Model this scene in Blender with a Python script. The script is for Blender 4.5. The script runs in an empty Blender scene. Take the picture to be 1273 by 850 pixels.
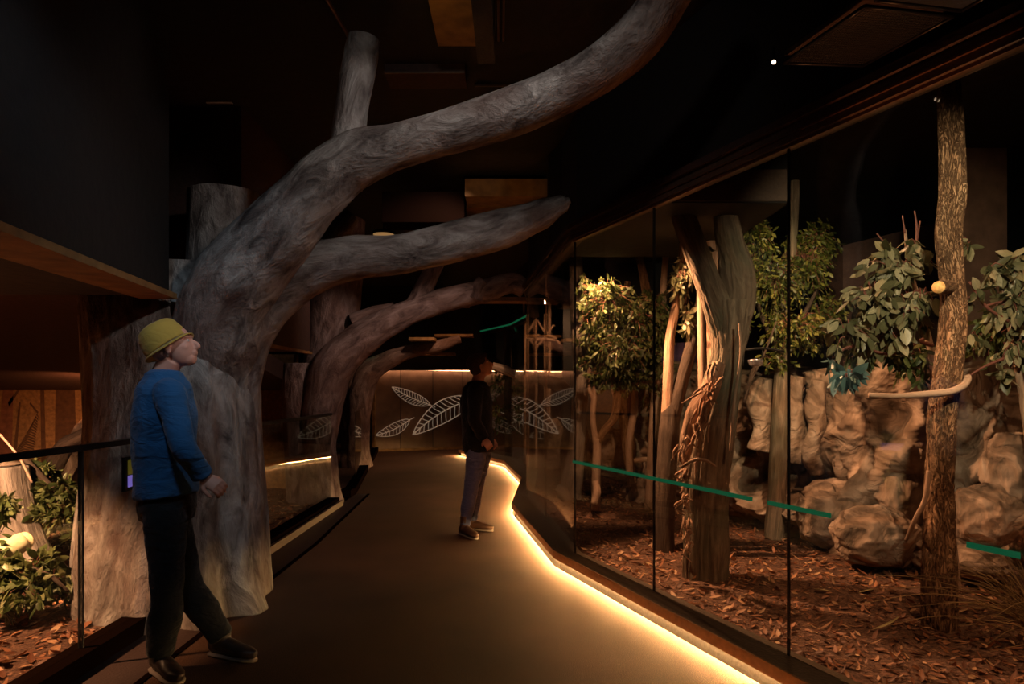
import bpy, bmesh, math, random
import numpy as np
from mathutils import Vector, Matrix
R = math.radians
rng = np.random.default_rng(7)
random.seed(7)
sc = bpy.context.scene
C = sc.collection

# ------------------------------------------------------------ camera
F = 849.0                                     # focal length in pixels of the 1273 px frame
cam_d = bpy.data.cameras.new('camera'); cam = bpy.data.objects.new('camera', cam_d); C.objects.link(cam)
cam_d.sensor_width = 36; cam_d.lens = 36 * F / 1273
cam_d.shift_y = 60 / 1273
cam_d.clip_end = 200
cam.location = (0, 0, 1.4); cam.rotation_euler = (R(90), 0, 0)
sc.camera = cam
# ------------------------------------------------------------ world and exposure
w = bpy.data.worlds.new('world'); sc.world = w; w.use_nodes = True
w.node_tree.nodes['Background'].inputs[0].default_value = (0.55, 0.34, 0.26, 1)
w.node_tree.nodes['Background'].inputs[1].default_value = 0.0015
sc.view_settings.view_transform = 'Standard'; sc.view_settings.look = 'None'
sc.view_settings.gamma = 1; sc.view_settings.use_curve_mapping = False
sc.view_settings.exposure = 0.0
sc.cycles.max_bounces = 6; sc.cycles.diffuse_bounces = 3; sc.cycles.glossy_bounces = 3
sc.cycles.transparent_max_bounces = 16
sc.cycles.sample_clamp_indirect = 3.0
sc.cycles.caustics_reflective = False; sc.cycles.caustics_refractive = False

def W(px, py, Y):                             # photo direction at a distance -> place in the room
    return ((px - 636.5) / F * Y, Y, 1.4 - (py - 485) / F * Y)
def V(*a): return np.array(a, float)

# ------------------------------------------------------------ lights
def spot(name, loc, target, power, color, size=60, blend=0.5, rad=0.04):
    d = bpy.data.lights.new(name, 'SPOT'); d.energy = power; d.color = color
    d.spot_size = R(size); d.spot_blend = blend; d.shadow_soft_size = rad
    o = bpy.data.objects.new(name, d); C.objects.link(o); o.location = loc
    o.rotation_euler = (Vector(target) - Vector(loc)).to_track_quat('-Z', 'Y').to_euler()
    return o
def area(name, loc, target, power, color, sx, sy):
    d = bpy.data.lights.new(name, 'AREA'); d.energy = power; d.color = color
    d.shape = 'RECTANGLE'; d.size = sx; d.size_y = sy
    o = bpy.data.objects.new(name, d); C.objects.link(o); o.location = loc
    o.rotation_euler = (Vector(target) - Vector(loc)).to_track_quat('-Z', 'Y').to_euler()
    return o
WARM = (1.0, 0.47, 0.23); AMBER = (1.0, 0.36, 0.13); NEUT = (0.80, 0.86, 1.0); LEDC = (1.0, 0.56, 0.20)
# grey light over the walkway onto the sculpted trees
spot('tree_spot', (0.9, 1.9, 3.4), (-1.85, 4.5, 1.95), 88, (1.0, 0.86, 0.80), 56, 0.9, 0.10)
spot('tree_cool_spot', (-1.2, 1.6, 3.4), (-2.0, 4.3, 1.1), 52, (0.70, 0.85, 1.0), 52, 0.9, 0.12)
spot('branch_spot', (-0.3, 1.0, 3.4), (0.1, 3.8, 2.95), 34, (1.0, 0.86, 0.78), 60, 0.9, 0.10)
spot('far_tree_spot', (-0.3, 6.3, 3.4), (-2.2, 8.6, 1.6), 100, (1.0, 0.66, 0.52), 75, 0.8, 0.08)
spot('far_tree_spot', (-1.0, 10.6, 3.2), (-2.7, 12.5, 1.0), 60, (1.0, 0.56, 0.34), 70, 0.8, 0.08)
spot('walk_spot', (-0.9, 4.6, 3.5), (-0.9, 6.3, 0), 52, (1.0, 0.40, 0.20), 44, 0.7, 0.05)
spot('walk_spot', (-0.6, 11.0, 3.2), (-1.6, 13.8, 0), 60, WARM, 60, 0.7, 0.05)
spot('visitor_fill', (0.5, 2.9, 2.5), (-1.72, 3.45, 1.55), 9, (1.0, 0.74, 0.66), 24, 0.8, 0.03)  # fill added for the man's face, without a fixture
# exhibit on the right
spot('exhibit_spot', (0.60, 5.50, 2.45), (2.3, 4.35, 0.1), 560, WARM, 96, 0.5, 0.03)
spot('exhibit_spot', (2.05, 4.2, 3.5), (2.6, 6.4, 1.0), 380, WARM, 34, 0.6, 0.03)
spot('exhibit_spot', (1.15, 5.4, 2.60), (2.75, 6.2, 1.1), 120, WARM, 56, 0.6, 0.02)
spot('exhibit_spot', (1.90, 5.2, 3.5), (2.45, 3.95, 1.3), 170, WARM, 60, 0.6, 0.03)
spot('exhibit_spot', (1.68, 2.3, 2.50), (2.5, 4.5, 1.95), 290, (1.0, 0.72, 0.50), 62, 0.7, 0.03)
spot('exhibit_spot', (2.0, 2.2, 3.5), (2.2, 3.4, 0.0), 190, WARM, 70, 0.7, 0.03)
spot('exhibit_spot', (0.72, 5.3, 2.50), (0.95, 7.4, 1.6), 130, WARM, 70, 0.6, 0.02)
spot('exhibit_spot', (1.9, 4.2, 2.60), (2.5, 6.2, 2.0), 190, (1.0, 0.66, 0.36), 55, 0.6, 0.02)
spot('exhibit_spot', (0.85, 7.1, 2.75), (1.2, 8.8, 0.5), 280, WARM, 95, 0.6, 0.03)
spot('exhibit_spot', (3.2, 3.0, 3.5), (3.6, 4.8, 0.7), 80, WARM, 70, 0.7, 0.03)
spot('exhibit_spot', (0.9, 10.6, 2.9), (0.7, 12.6, 1.0), 150, WARM, 90, 0.7, 0.03)
# unseen spot added at plinth level to light the mesh grille
spot('grille_fill', (1.45, 2.75, 0.13), (1.32, 2.55, 2.74), 125, AMBER, 22, 0.6, 0.02)
# exhibit on the left
spot('enclosure_spot', (-3.4, 3.0, 1.92), (-4.2, 4.8, 0.0), 950, (1.0, 0.50, 0.26), 82, 0.6, 0.03)
spot('enclosure_spot', (-3.1, 3.1, 1.92), (-3.0, 3.5, 0.0), 480, (1.0, 0.46, 0.22), 74, 0.5, 0.03)
spot('mural_spot', (-5.0, 7.9, 1.35), (-6.2, 9.5, 1.0), 60, AMBER, 130, 0.9, 0.05)
# unseen spots added for the ceiling glow by the duct and over the walkway
spot('ceiling_glow_fill', (-0.45, 3.1, 2.95), (-0.30, 3.85, 3.54), 5, (1.0, 0.55, 0.16), 50, 0.9, 0.02)
spot('ceiling_glow_fill', (-0.3, 5.9, 2.9), (-0.1, 6.9, 3.42), 4.5, (1.0, 0.5, 0.16), 80, 0.9, 0.02)
spot('ceiling_glow_fill', (-0.75, 6.6, 2.75), (-0.72, 7.05, 3.1), 1.2, (1.0, 0.5, 0.16), 60, 0.9, 0.02)

# ------------------------------------------------------------ helpers
def tag(o, label=None, cat=None, group=None, kind=None):
    if label: o['label'] = label
    if cat: o['category'] = cat
    if group: o['group'] = group
    if kind: o['kind'] = kind
    return o
def empty(name, loc=(0, 0, 0), label=None, cat=None, group=None):
    o = bpy.data.objects.new(name, None); C.objects.link(o); o.location = loc
    return tag(o, label, cat, group)

def hash3(i, j, k, s):
    h = (i.astype(np.int64) * 374761393 + j.astype(np.int64) * 668265263 + k.astype(np.int64) * 2147483629 + s * 974634777) & 0xffffffff
    h = ((h ^ (h >> 13)) * 1274126177) & 0xffffffff
    h = (h ^ (h >> 16)) & 0xffffffff
    return h / 4294967295.0
def vnoise(p, s=0):
    p = np.asarray(p, float); i = np.floor(p).astype(np.int64); f = p - i; f = f * f * (3 - 2 * f)
    r = 0
    for dx in (0, 1):
        for dy in (0, 1):
            for dz in (0, 1):
                wt = (f[:, 0] if dx else 1 - f[:, 0]) * (f[:, 1] if dy else 1 - f[:, 1]) * (f[:, 2] if dz else 1 - f[:, 2])
                r = r + wt * hash3(i[:, 0] + dx, i[:, 1] + dy, i[:, 2] + dz, s)
    return r * 2 - 1
def fbm(p, s=0, o=3):
    a = 1; t = 0; r = 0; p = np.asarray(p, float)
    for k in range(o):
        r = r + a * vnoise(p * 2 ** k, s + k); t += a; a *= .5
    return r / t
def ridged(p, s=0, o=3):
    a = 1; t = 0; r = 0; p = np.asarray(p, float)
    for k in range(o):
        r = r + a * (1 - 2 * np.abs(vnoise(p * 2 ** k, s + k))); t += a; a *= .5
    return r / t

ORG = {}
class MB:
    def __init__(s): s.v = []; s.f = []; s.n = 0; s.a = []; s.sm = []; s.mi = []
    def add(s, v, f, attr=None, smooth=True, mat=0):
        v = np.asarray(v, float)
        s.v.append(v); s.a.append(np.zeros((len(v), 3)) if attr is None else np.asarray(attr, float))
        for q in f: s.f.append(tuple(int(i) + s.n for i in q)); s.sm.append(smooth); s.mi.append(mat)
        s.n += len(v)
    def build(s, name, mat, parent=None, origin=None):
        v = np.concatenate(s.v) if s.v else np.zeros((0, 3)); a = np.concatenate(s.a)
        me = bpy.data.meshes.new(name)
        o = bpy.data.objects.new(name, me); C.objects.link(o)
        if parent is not None:
            o.parent = parent; org = ORG.get(parent.name, tuple(parent.location)); ORG[o.name] = org; v = v - np.array(org)
        else:
            if origin is not None: v = v - np.array(origin); o.location = origin
            ORG[o.name] = tuple(o.location)
        me.from_pydata(v.tolist(), [], s.f)
        at = me.attributes.new('co', 'FLOAT_VECTOR', 'POINT'); at.data.foreach_set('vector', a.astype(np.float32).ravel())
        me.polygons.foreach_set('use_smooth', s.sm)
        for m in (mat if isinstance(mat, (list, tuple)) else [mat]): me.materials.append(m)
        me.polygons.foreach_set('material_index', s.mi)
        me.update()
        return o
    # shapes ----
    def box(s, x0, x1, y0, y1, z0, z1, mat=0):
        v = [(x, y, z) for x in (x0, x1) for y in (y0, y1) for z in (z0, z1)]
        s.add(v, [(0, 1, 3, 2), (4, 6, 7, 5), (0, 4, 5, 1), (2, 3, 7, 6), (0, 2, 6, 4), (1, 5, 7, 3)], v, False, mat)
    def hexa(s, lo, hi, mat=0):                # lo, hi: four points each, same order
        v = list(lo) + list(hi); n = len(lo)
        s.add(v, [tuple(range(n))[::-1], tuple(range(n, 2 * n))] + [(i, (i + 1) % n, n + (i + 1) % n, n + i) for i in range(n)], v, False, mat)
    def wallseg(s, p, q, t, z0, z1, mat=0, side=1):   # upright slab from p to q, thickness t to one side
        p = V(*p); q = V(*q); d = (q - p) / np.linalg.norm(q - p); n = V(-d[1], d[0]) * t * side
        a, b, c, e = p, q, q + n, p + n
        s.hexa([(x[0], x[1], z0) for x in (a, b, c, e)], [(x[0], x[1], z1) for x in (a, b, c, e)], mat)
    def tube(s, path, seg=16, step=0.05, amp=0.0, freq=6.0, seed=0, flat=None, ref=None, cap=True, long=0.25, mat=0, lump=0.0, furrow=0, ff=45.0, fa=.14):
        """path: (x,y,z,r) points; smooth sweep. flat: second radius factor per point list or None"""
        P = np.array([p[:3] for p in path], float); rr = np.array([p[3] for p in path], float)
        fl = np.ones(len(P)) if flat is None else np.array(flat, float) * np.ones(len(P))
        n = len(P); out = []; orr = []; of = []
        for i in range(n - 1):
            p0 = P[i - 1] if i else 2 * P[0] - P[1]; p1, p2 = P[i], P[i + 1]; p3 = P[i + 2] if i + 2 < n else 2 * P[-1] - P[-2]
            m = max(2, int(np.linalg.norm(p2 - p1) / step))
            for k in range(m):
                t = k / m; t2, t3 = t * t, t ** 3
                out.append(.5 * (2 * p1 + (p2 - p0) * t + (2 * p0 - 5 * p1 + 4 * p2 - p3) * t2 + (3 * p1 - p0 - 3 * p2 + p3) * t3))
                u = t * t * (3 - 2 * t)
                orr.append(rr[i] * (1 - u) + rr[i + 1] * u); of.append(fl[i] * (1 - u) + fl[i + 1] * u)
        out.append(P[-1]); orr.append(rr[-1]); of.append(fl[-1])
        out = np.array(out); orr = np.array(orr); of = np.array(of); M = len(out)
        T = np.gradient(out, axis=0); T /= np.linalg.norm(T, axis=1)[:, None] + 1e-9
        S = np.zeros_like(T); r0 = V(*ref) if ref is not None else (V(0, 1, 0) if abs(T[0][1]) < .9 else V(1, 0, 0))
        for i in range(M):
            r0 = r0 - T[i] * (r0 @ T[i]); r0 /= np.linalg.norm(r0); S[i] = r0
            if ref is not None: r0 = V(*ref)
        U = np.cross(T, S)
        L = np.concatenate([[0], np.cumsum(np.linalg.norm(np.diff(out, axis=0), axis=1))])
        th = np.linspace(0, 2 * np.pi, seg, endpoint=False); c, si = np.cos(th), np.sin(th)
        unit = S[:, None, :] * c[None, :, None] + (U[:, None, :] * si[None, :, None])
        A = np.zeros((M, seg, 3)); A[..., 0] = c[None] * orr[:, None]; A[..., 1] = si[None] * orr[:, None]; A[..., 2] = L[:, None]
        A[..., 0] += seed * 1.37; k = 1.0
        if amp or lump:
            q = A.reshape(-1, 3) * V(freq, freq, freq * long)
            k = k + (amp * fbm(q, seed, 3)).reshape(M, seg)
            if furrow:
                qq = A.reshape(-1, 3) * V(ff, ff, ff * fa); qq = qq + .7 * vnoise(qq * .5, seed + 3)[:, None]
                k = k + furrow * (1 - 2.4 * np.clip(1 - np.abs(vnoise(qq, seed + 4)) * 3.2, 0, 1)).reshape(M, seg)
            if lump: k = k + (lump * fbm(A.reshape(-1, 3) * V(2, 2, 3), seed + 9, 2)).reshape(M, seg)
        ee = S[:, None, :] * (c[None] * orr[:, None])[..., None] + U[:, None, :] * (si[None] * (orr * of)[:, None])[..., None]
        v = (out[:, None, :] + ee * (k[..., None] if not np.isscalar(k) else 1)).reshape(-1, 3)
        f = [(i * seg + j, i * seg + (j + 1) % seg, (i + 1) * seg + (j + 1) % seg, (i + 1) * seg + j) for i in range(M - 1) for j in range(seg)]
        a = A.reshape(-1, 3)
        if cap:
            v = np.concatenate([v, [out[0] - T[0] * orr[0] * .15, out[-1] + T[-1] * orr[-1] * .15]]); a = np.concatenate([a, [A[0, 0], A[-1, 0]]])
            b = M * seg
            f += [(b, (j + 1) % seg, j) for j in range(seg)] + [(b + 1, (M - 1) * seg + j, (M - 1) * seg + (j + 1) % seg) for j in range(seg)]
        s.add(v, f, a, True, mat); return s
    def ball(s, c, r, seg=14, rot=None, mat=0, amp=0, seed=0, freq=4):
        r = (r, r, r) if np.isscalar(r) else r
        v = [(0, 0, -1)]; f = []
        for i in range(1, seg):
            a = -math.pi / 2 + math.pi * i / seg
            for j in range(2 * seg): b = math.pi * j / seg; v.append((math.cos(a) * math.cos(b), math.cos(a) * math.sin(b), math.sin(a)))
        v.append((0, 0, 1)); n = 2 * seg
        for j in range(n): f.append((0, 1 + (j + 1) % n, 1 + j)); f.append((len(v) - 1, 1 + (seg - 2) * n + j, 1 + (seg - 2) * n + (j + 1) % n))
        for i in range(seg - 2):
            for j in range(n): f.append((1 + i * n + j, 1 + i * n + (j + 1) % n, 1 + (i + 1) * n + (j + 1) % n, 1 + (i + 1) * n + j))
        v = np.array(v)
        if amp: v = v * (1 + amp * ridged(v * freq / 2 + seed * 3.1, seed, 5) - amp * .5 * np.abs(vnoise(v * freq * 1.4, seed + 7)))[:, None]
        v = v * np.array(r)
        if rot is not None: v = v @ np.array(rot).T
        s.add(v + np.array(c), f, v, True, mat); return s

def remesh(o, vox, smooth=4):
    m = o.modifiers.new('remesh', 'REMESH'); m.mode = 'VOXEL'; m.voxel_size = vox; m.use_smooth_shade = True
    if smooth: s = o.modifiers.new('smooth', 'SMOOTH'); s.factor = .5; s.iterations = smooth
    return o

# ------------------------------------------------------------ materials
def mat(name):
    m = bpy.data.materials.new(name); m.use_nodes = True; nt = m.node_tree; b = nt.nodes['Principled BSDF']
    return m, nt, nt.nodes, nt.links, b
def nd(nt, t, **k):
    n = nt.nodes.new(t)
    for a, b in k.items(): setattr(n, a, b)
    return n
def plain(name, col, rough=.7, metal=0, bump=0, bscale=30, var=0.0, spec=.5, emit=None, es=0):
    m, nt, N, L, b = mat(name); b.inputs['Base Color'].default_value = (*col, 1); b.inputs['Roughness'].default_value = rough
    b.inputs['Metallic'].default_value = metal; b.inputs['Specular IOR Level'].default_value = spec
    if emit: b.inputs['Emission Color'].default_value = (*emit, 1); b.inputs['Emission Strength'].default_value = es
    if bump or var:
        tc = nd(nt, 'ShaderNodeTexCoord'); no = nd(nt, 'ShaderNodeTexNoise'); no.inputs['Scale'].default_value = bscale; no.inputs['Detail'].default_value = 5
        L.new(tc.outputs['Object'], no.inputs['Vector'])
        if bump:
            bp = nd(nt, 'ShaderNodeBump'); bp.inputs['Strength'].default_value = bump; bp.inputs['Distance'].default_value = .02
            L.new(no.outputs['Fac'], bp.inputs['Height']); L.new(bp.outputs[0], b.inputs['Normal'])
        if var:
            r = nd(nt, 'ShaderNodeValToRGB'); r.color_ramp.elements[0].position = .3; r.color_ramp.elements[1].position = .7
            r.color_ramp.elements[0].color = (*[c * (1 - var) for c in col], 1); r.color_ramp.elements[1].color = (*[min(1, c * (1 + var)) for c in col], 1)
            L.new(no.outputs['Fac'], r.inputs[0]); L.new(r.outputs[0], b.inputs['Base Color'])
    return m
def ramp(nt, fac, stops):
    r = nd(nt, 'ShaderNodeValToRGB'); e = r.color_ramp.elements
    while len(e) < len(stops): e.new(.5)
    for k, (p, c) in enumerate(stops): e[k].position = p; e[k].color = (*c, 1)
    nt.links.new(fac, r.inputs[0]); return r.outputs[0]
def bark(name, stops, along=.18, scale=14, bump=.8, dist=.02, patch=None, kind='fibre', rough=.85, fine=70):
    """bark coloured and furrowed along the limb; 'co' holds (around, around, along)"""
    m, nt, N, L, b = mat(name); b.inputs['Roughness'].default_value = rough; b.inputs['Specular IOR Level'].default_value = .25
    at = nd(nt, 'ShaderNodeAttribute'); at.attribute_name = 'co'
    mp = nd(nt, 'ShaderNodeMapping'); mp.inputs['Scale'].default_value = (1, 1, along); L.new(at.outputs['Vector'], mp.inputs[0])
    no = nd(nt, 'ShaderNodeTexNoise'); no.inputs['Scale'].default_value = scale; no.inputs['Detail'].default_value = 7; no.inputs['Roughness'].default_value = .62; no.inputs['Distortion'].default_value = .6
    L.new(mp.outputs[0], no.inputs['Vector'])
    col = ramp(nt, no.outputs['Fac'], stops)
    h = no.outputs['Fac']
    if kind == 'furrow':
        vo = nd(nt, 'ShaderNodeTexVoronoi', feature='DISTANCE_TO_EDGE'); vo.inputs['Scale'].default_value = scale * 1.9
        mx = nd(nt, 'ShaderNodeMixRGB'); mx.inputs[0].default_value = .22; L.new(mp.outputs[0], mx.inputs[1]); L.new(no.outputs['Color'], mx.inputs[2]); L.new(mx.outputs[0], vo.inputs['Vector'])
        mr = nd(nt, 'ShaderNodeMapRange'); mr.inputs['From Max'].default_value = .16; L.new(vo.outputs['Distance'], mr.inputs[0])
        ml = nd(nt, 'ShaderNodeMath', operation='MULTIPLY'); L.new(mr.outputs[0], ml.inputs[0]); L.new(no.outputs['Fac'], ml.inputs[1]); h = ml.outputs[0]
        m2 = nd(nt, 'ShaderNodeMixRGB', blend_type='MULTIPLY'); m2.inputs[0].default_value = .75; L.new(col, m2.inputs[1])
        L.new(ramp(nt, mr.outputs[0], [(0, (.25, .2, .17)), (.8, (1, 1, 1))]), m2.inputs[2]); col = m2.outputs[0]
    n2 = nd(nt, 'ShaderNodeTexNoise'); n2.inputs['Scale'].default_value = 3.2; n2.inputs['Detail'].default_value = 4; mp2 = nd(nt, 'ShaderNodeMapping'); mp2.inputs['Scale'].default_value = (1, 1, .5)
    L.new(at.outputs['Vector'], mp2.inputs[0]); L.new(mp2.outputs[0], n2.inputs['Vector'])
    if patch:
        mx = nd(nt, 'ShaderNodeMixRGB'); L.new(ramp(nt, n2.outputs['Fac'], [(.46, (0, 0, 0)), (.62, (1, 1, 1))]), mx.inputs[0])
        L.new(col, mx.inputs[1]); mx.inputs[2].default_value = (*patch, 1)
        m3 = nd(nt, 'ShaderNodeMixRGB'); m3.inputs[0].default_value = .55; L.new(col, m3.inputs[1]); L.new(mx.outputs[0], m3.inputs[2]); col = m3.outputs[0]
    L.new(col, b.inputs['Base Color'])
    n3 = nd(nt, 'ShaderNodeTexNoise'); n3.inputs['Scale'].default_value = fine; n3.inputs['Detail'].default_value = 4; mp3 = nd(nt, 'ShaderNodeMapping'); mp3.inputs['Scale'].default_value = (1, 1, .4); L.new(at.outputs['Vector'], mp3.inputs[0]); L.new(mp3.outputs[0], n3.inputs['Vector'])
    ad = nd(nt, 'ShaderNodeMath', operation='MULTIPLY_ADD'); L.new(n3.outputs['Fac'], ad.inputs[0]); ad.inputs[1].default_value = .22; L.new(h, ad.inputs[2])
    bp = nd(nt, 'ShaderNodeBump'); bp.inputs['Strength'].default_value = bump; bp.inputs['Distance'].default_value = dist
    L.new(ad.outputs[0], bp.inputs['Height']); L.new(bp.outputs[0], b.inputs['Normal'])
    return m
def leafmat(name, stops, trans=.25, rough=.42):
    m, nt, N, L, b = mat(name); b.inputs['Roughness'].default_value = rough
    at = nd(nt, 'ShaderNodeAttribute'); at.attribute_name = 'co'; sp = nd(nt, 'ShaderNodeSeparateXYZ'); L.new(at.outputs['Vector'], sp.inputs[0])
    col = ramp(nt, sp.outputs[0], stops)
    # midrib: paler along the centre of the blade (co.y runs across it)
    ab = nd(nt, 'ShaderNodeMath', operation='ABSOLUTE'); L.new(sp.outputs[1], ab.inputs[0])
    mx = nd(nt, 'ShaderNodeMixRGB', blend_type='MULTIPLY'); mx.inputs[0].default_value = 1; L.new(col, mx.inputs[1])
    L.new(ramp(nt, ab.outputs[0], [(0, (1.0, 1.0, .9)), (.12, (.78, .8, .75))]), mx.inputs[2])
    L.new(mx.outputs[0], b.inputs['Base Color'])
    tr = nd(nt, 'ShaderNodeBsdfTranslucent'); L.new(mx.outputs[0], tr.inputs[0])
    ms = nd(nt, 'ShaderNodeMixShader'); ms.inputs[0].default_value = trans
    L.new(b.outputs[0], ms.inputs[1]); L.new(tr.outputs[0], ms.inputs[2]); L.new(ms.outputs[0], N['Material Output'].inputs[0])
    return m
def glassmat(name, tint=(.90, .93, .90), refl=1.0):
    m, nt, N, L, b = mat(name); N.remove(b)
    t = nd(nt, 'ShaderNodeBsdfTransparent'); t.inputs[0].default_value = (*tint, 1)
    g = nd(nt, 'ShaderNodeBsdfGlossy'); g.inputs['Roughness'].default_value = 0.0; g.inputs[0].default_value = (refl, refl, refl, 1)
    fr = nd(nt, 'ShaderNodeFresnel'); fr.inputs[0].default_value = 1.5
    ge = nd(nt, 'ShaderNodeNewGeometry'); mr = nd(nt, 'ShaderNodeMapRange'); mr.inputs['To Min'].default_value = 1.5; mr.inputs['To Max'].default_value = 1 / 1.5
    L.new(ge.outputs['Backfacing'], mr.inputs[0]); L.new(mr.outputs[0], fr.inputs[0])
    ms = nd(nt, 'ShaderNodeMixShader'); L.new(fr.outputs[0], ms.inputs[0]); L.new(t.outputs[0], ms.inputs[1]); L.new(g.outputs[0], ms.inputs[2]); L.new(ms.outputs[0], N['Material Output'].inputs[0])
    return m
M = {}
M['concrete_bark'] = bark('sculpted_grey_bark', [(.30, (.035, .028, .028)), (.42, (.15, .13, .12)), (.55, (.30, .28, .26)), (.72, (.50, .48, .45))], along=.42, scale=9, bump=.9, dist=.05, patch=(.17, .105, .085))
M['knot'] = bark('knot_bark', [(.25, (.03, .025, .022)), (.5, (.10, .085, .075)), (.8, (.24, .21, .19))], along=.6, scale=20, bump=.8, dist=.01)
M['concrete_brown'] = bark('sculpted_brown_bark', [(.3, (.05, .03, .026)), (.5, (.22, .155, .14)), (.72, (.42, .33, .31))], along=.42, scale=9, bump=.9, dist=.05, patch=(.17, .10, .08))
M['gum_bark'] = bark('gum_tree_bark', [(.25, (.06, .04, .03)), (.5, (.21, .15, .105)), (.75, (.40, .30, .21))], along=.12, scale=26, bump=1.0, dist=.02, patch=(.11, .12, .08))
M['peel_bark'] = bark('peeling_bark', [(.25, (.20, .10, .06)), (.5, (.50, .30, .20)), (.75, (.75, .52, .38))], along=.10, scale=30, bump=1.0, dist=.02)
M['furrow_bark'] = bark('furrowed_bark', [(.25, (.12, .06, .03)), (.5, (.36, .20, .11)), (.75, (.58, .36, .21))], along=.22, scale=20, bump=1.0, dist=.025, kind='furrow')
M['dark_bark'] = bark('dark_bark', [(.25, (.025, .018, .014)), (.5, (.07, .048, .036)), (.75, (.13, .09, .065))], along=.12, scale=26, bump=1, dist=.015)
M['stick'] = bark('pale_stick_bark', [(.25, (.22, .13, .085)), (.6, (.48, .33, .24)), (.8, (.6, .45, .33))], along=.2, scale=18, bump=.5, dist=.008)
M['log_grey'] = bark('weathered_log', [(.25, (.12, .09, .075)), (.5, (.33, .27, .23)), (.75, (.46, .39, .34))], along=.06, scale=30, bump=1, dist=.02)
M['cutwood'] = plain('cut_wood', (.72, .42, .15), .7, var=.25, bscale=60)
M['log_pale'] = plain('pale_cut_log', (.52, .50, .30), .6, var=.3, bscale=8)
M['twig'] = plain('red_twig', (.20, .07, .05), .6)
M['leaf_small'] = leafmat('small_green_leaves', [(0, (.03, .05, .012)), (.5, (.12, .14, .03)), (.8, (.30, .29, .07)), (1, (.6, .52, .18))])
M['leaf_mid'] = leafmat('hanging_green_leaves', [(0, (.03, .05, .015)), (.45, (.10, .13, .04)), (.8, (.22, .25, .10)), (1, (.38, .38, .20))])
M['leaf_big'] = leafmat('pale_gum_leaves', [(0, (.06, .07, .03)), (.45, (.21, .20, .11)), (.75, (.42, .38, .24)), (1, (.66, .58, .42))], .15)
M['leaf_blue'] = leafmat('blue_gum_leaves', [(0, (.05, .12, .13)), (1, (.13, .24, .25))], .1)
M['leaf_dry'] = leafmat('dry_leaves', [(0, (.10, .032, .014)), (.4, (.26, .09, .04)), (.75, (.44, .18, .085)), (1, (.62, .38, .22))], .1, .6)
M['leaf_yellow'] = leafmat('fallen_yellow_leaf', [(0, (.6, .48, .22)), (1, (.7, .58, .3))], .1, .5)
M['grass'] = leafmat('dry_grass_blades', [(0, (.16, .09, .04)), (1, (.42, .27, .13))], .2, .6)
M['glass'] = glassmat('clear_glass')
M['black'] = plain('black_paint', (.010, .009, .009), .55, bump=.2, bscale=40)
M['void'] = plain('matt_dark_brown', (.006, .003, .002), 1.0, spec=0)
M['blackmetal'] = plain('black_metal', (.012, .011, .011), .35, .6)
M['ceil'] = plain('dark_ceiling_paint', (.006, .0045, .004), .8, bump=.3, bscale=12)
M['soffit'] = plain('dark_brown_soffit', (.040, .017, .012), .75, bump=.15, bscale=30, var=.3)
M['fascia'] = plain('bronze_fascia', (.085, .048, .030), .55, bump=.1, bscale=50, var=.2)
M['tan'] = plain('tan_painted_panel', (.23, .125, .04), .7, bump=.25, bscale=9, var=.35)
M['bronze'] = plain('bronze_trim', (.16, .075, .042), .38, .5)
M['plinth'] = plain('dark_timber_plinth', (.055, .037, .022), .4, bump=.15, bscale=60, var=.3)
M['plinth_edge'] = plain('plinth_edge_trim', (.22, .13, .07), .5, var=.2)
M['led'] = plain('warm_led_strip', (1, .8, .5), .5, emit=LEDC, es=340)
M['green_glow'] = plain('painted_green_light', (.005, .03, .015), .5, emit=(.05, .75, .30), es=.075)  # emission stands in for green light falling on glass and header
M['exit'] = plain('green_sign_light', (.02, .3, .2), .5, emit=(.04, 1, .55), es=.9)
M['lens'] = plain('lit_lamp_lens', (1, .9, .8), .4, emit=(1, .7, .45), es=6)
M['dim_lens'] = plain('dim_lamp_lens', (.5, .35, .2), .4, emit=(1, .55, .2), es=.25)
M['panelwall'] = plain('brown_wall_panel', (.18, .112, .08), .5, .2, bump=.06, bscale=6, var=.15)
M['whiteline'] = plain('pale_leaf_line', (.85, .74, .60), .6, emit=(1, .80, .58), es=.10)
M['purple'] = plain('purple_backdrop', (.075, .045, .11), .8, var=.2, bscale=4)
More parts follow.
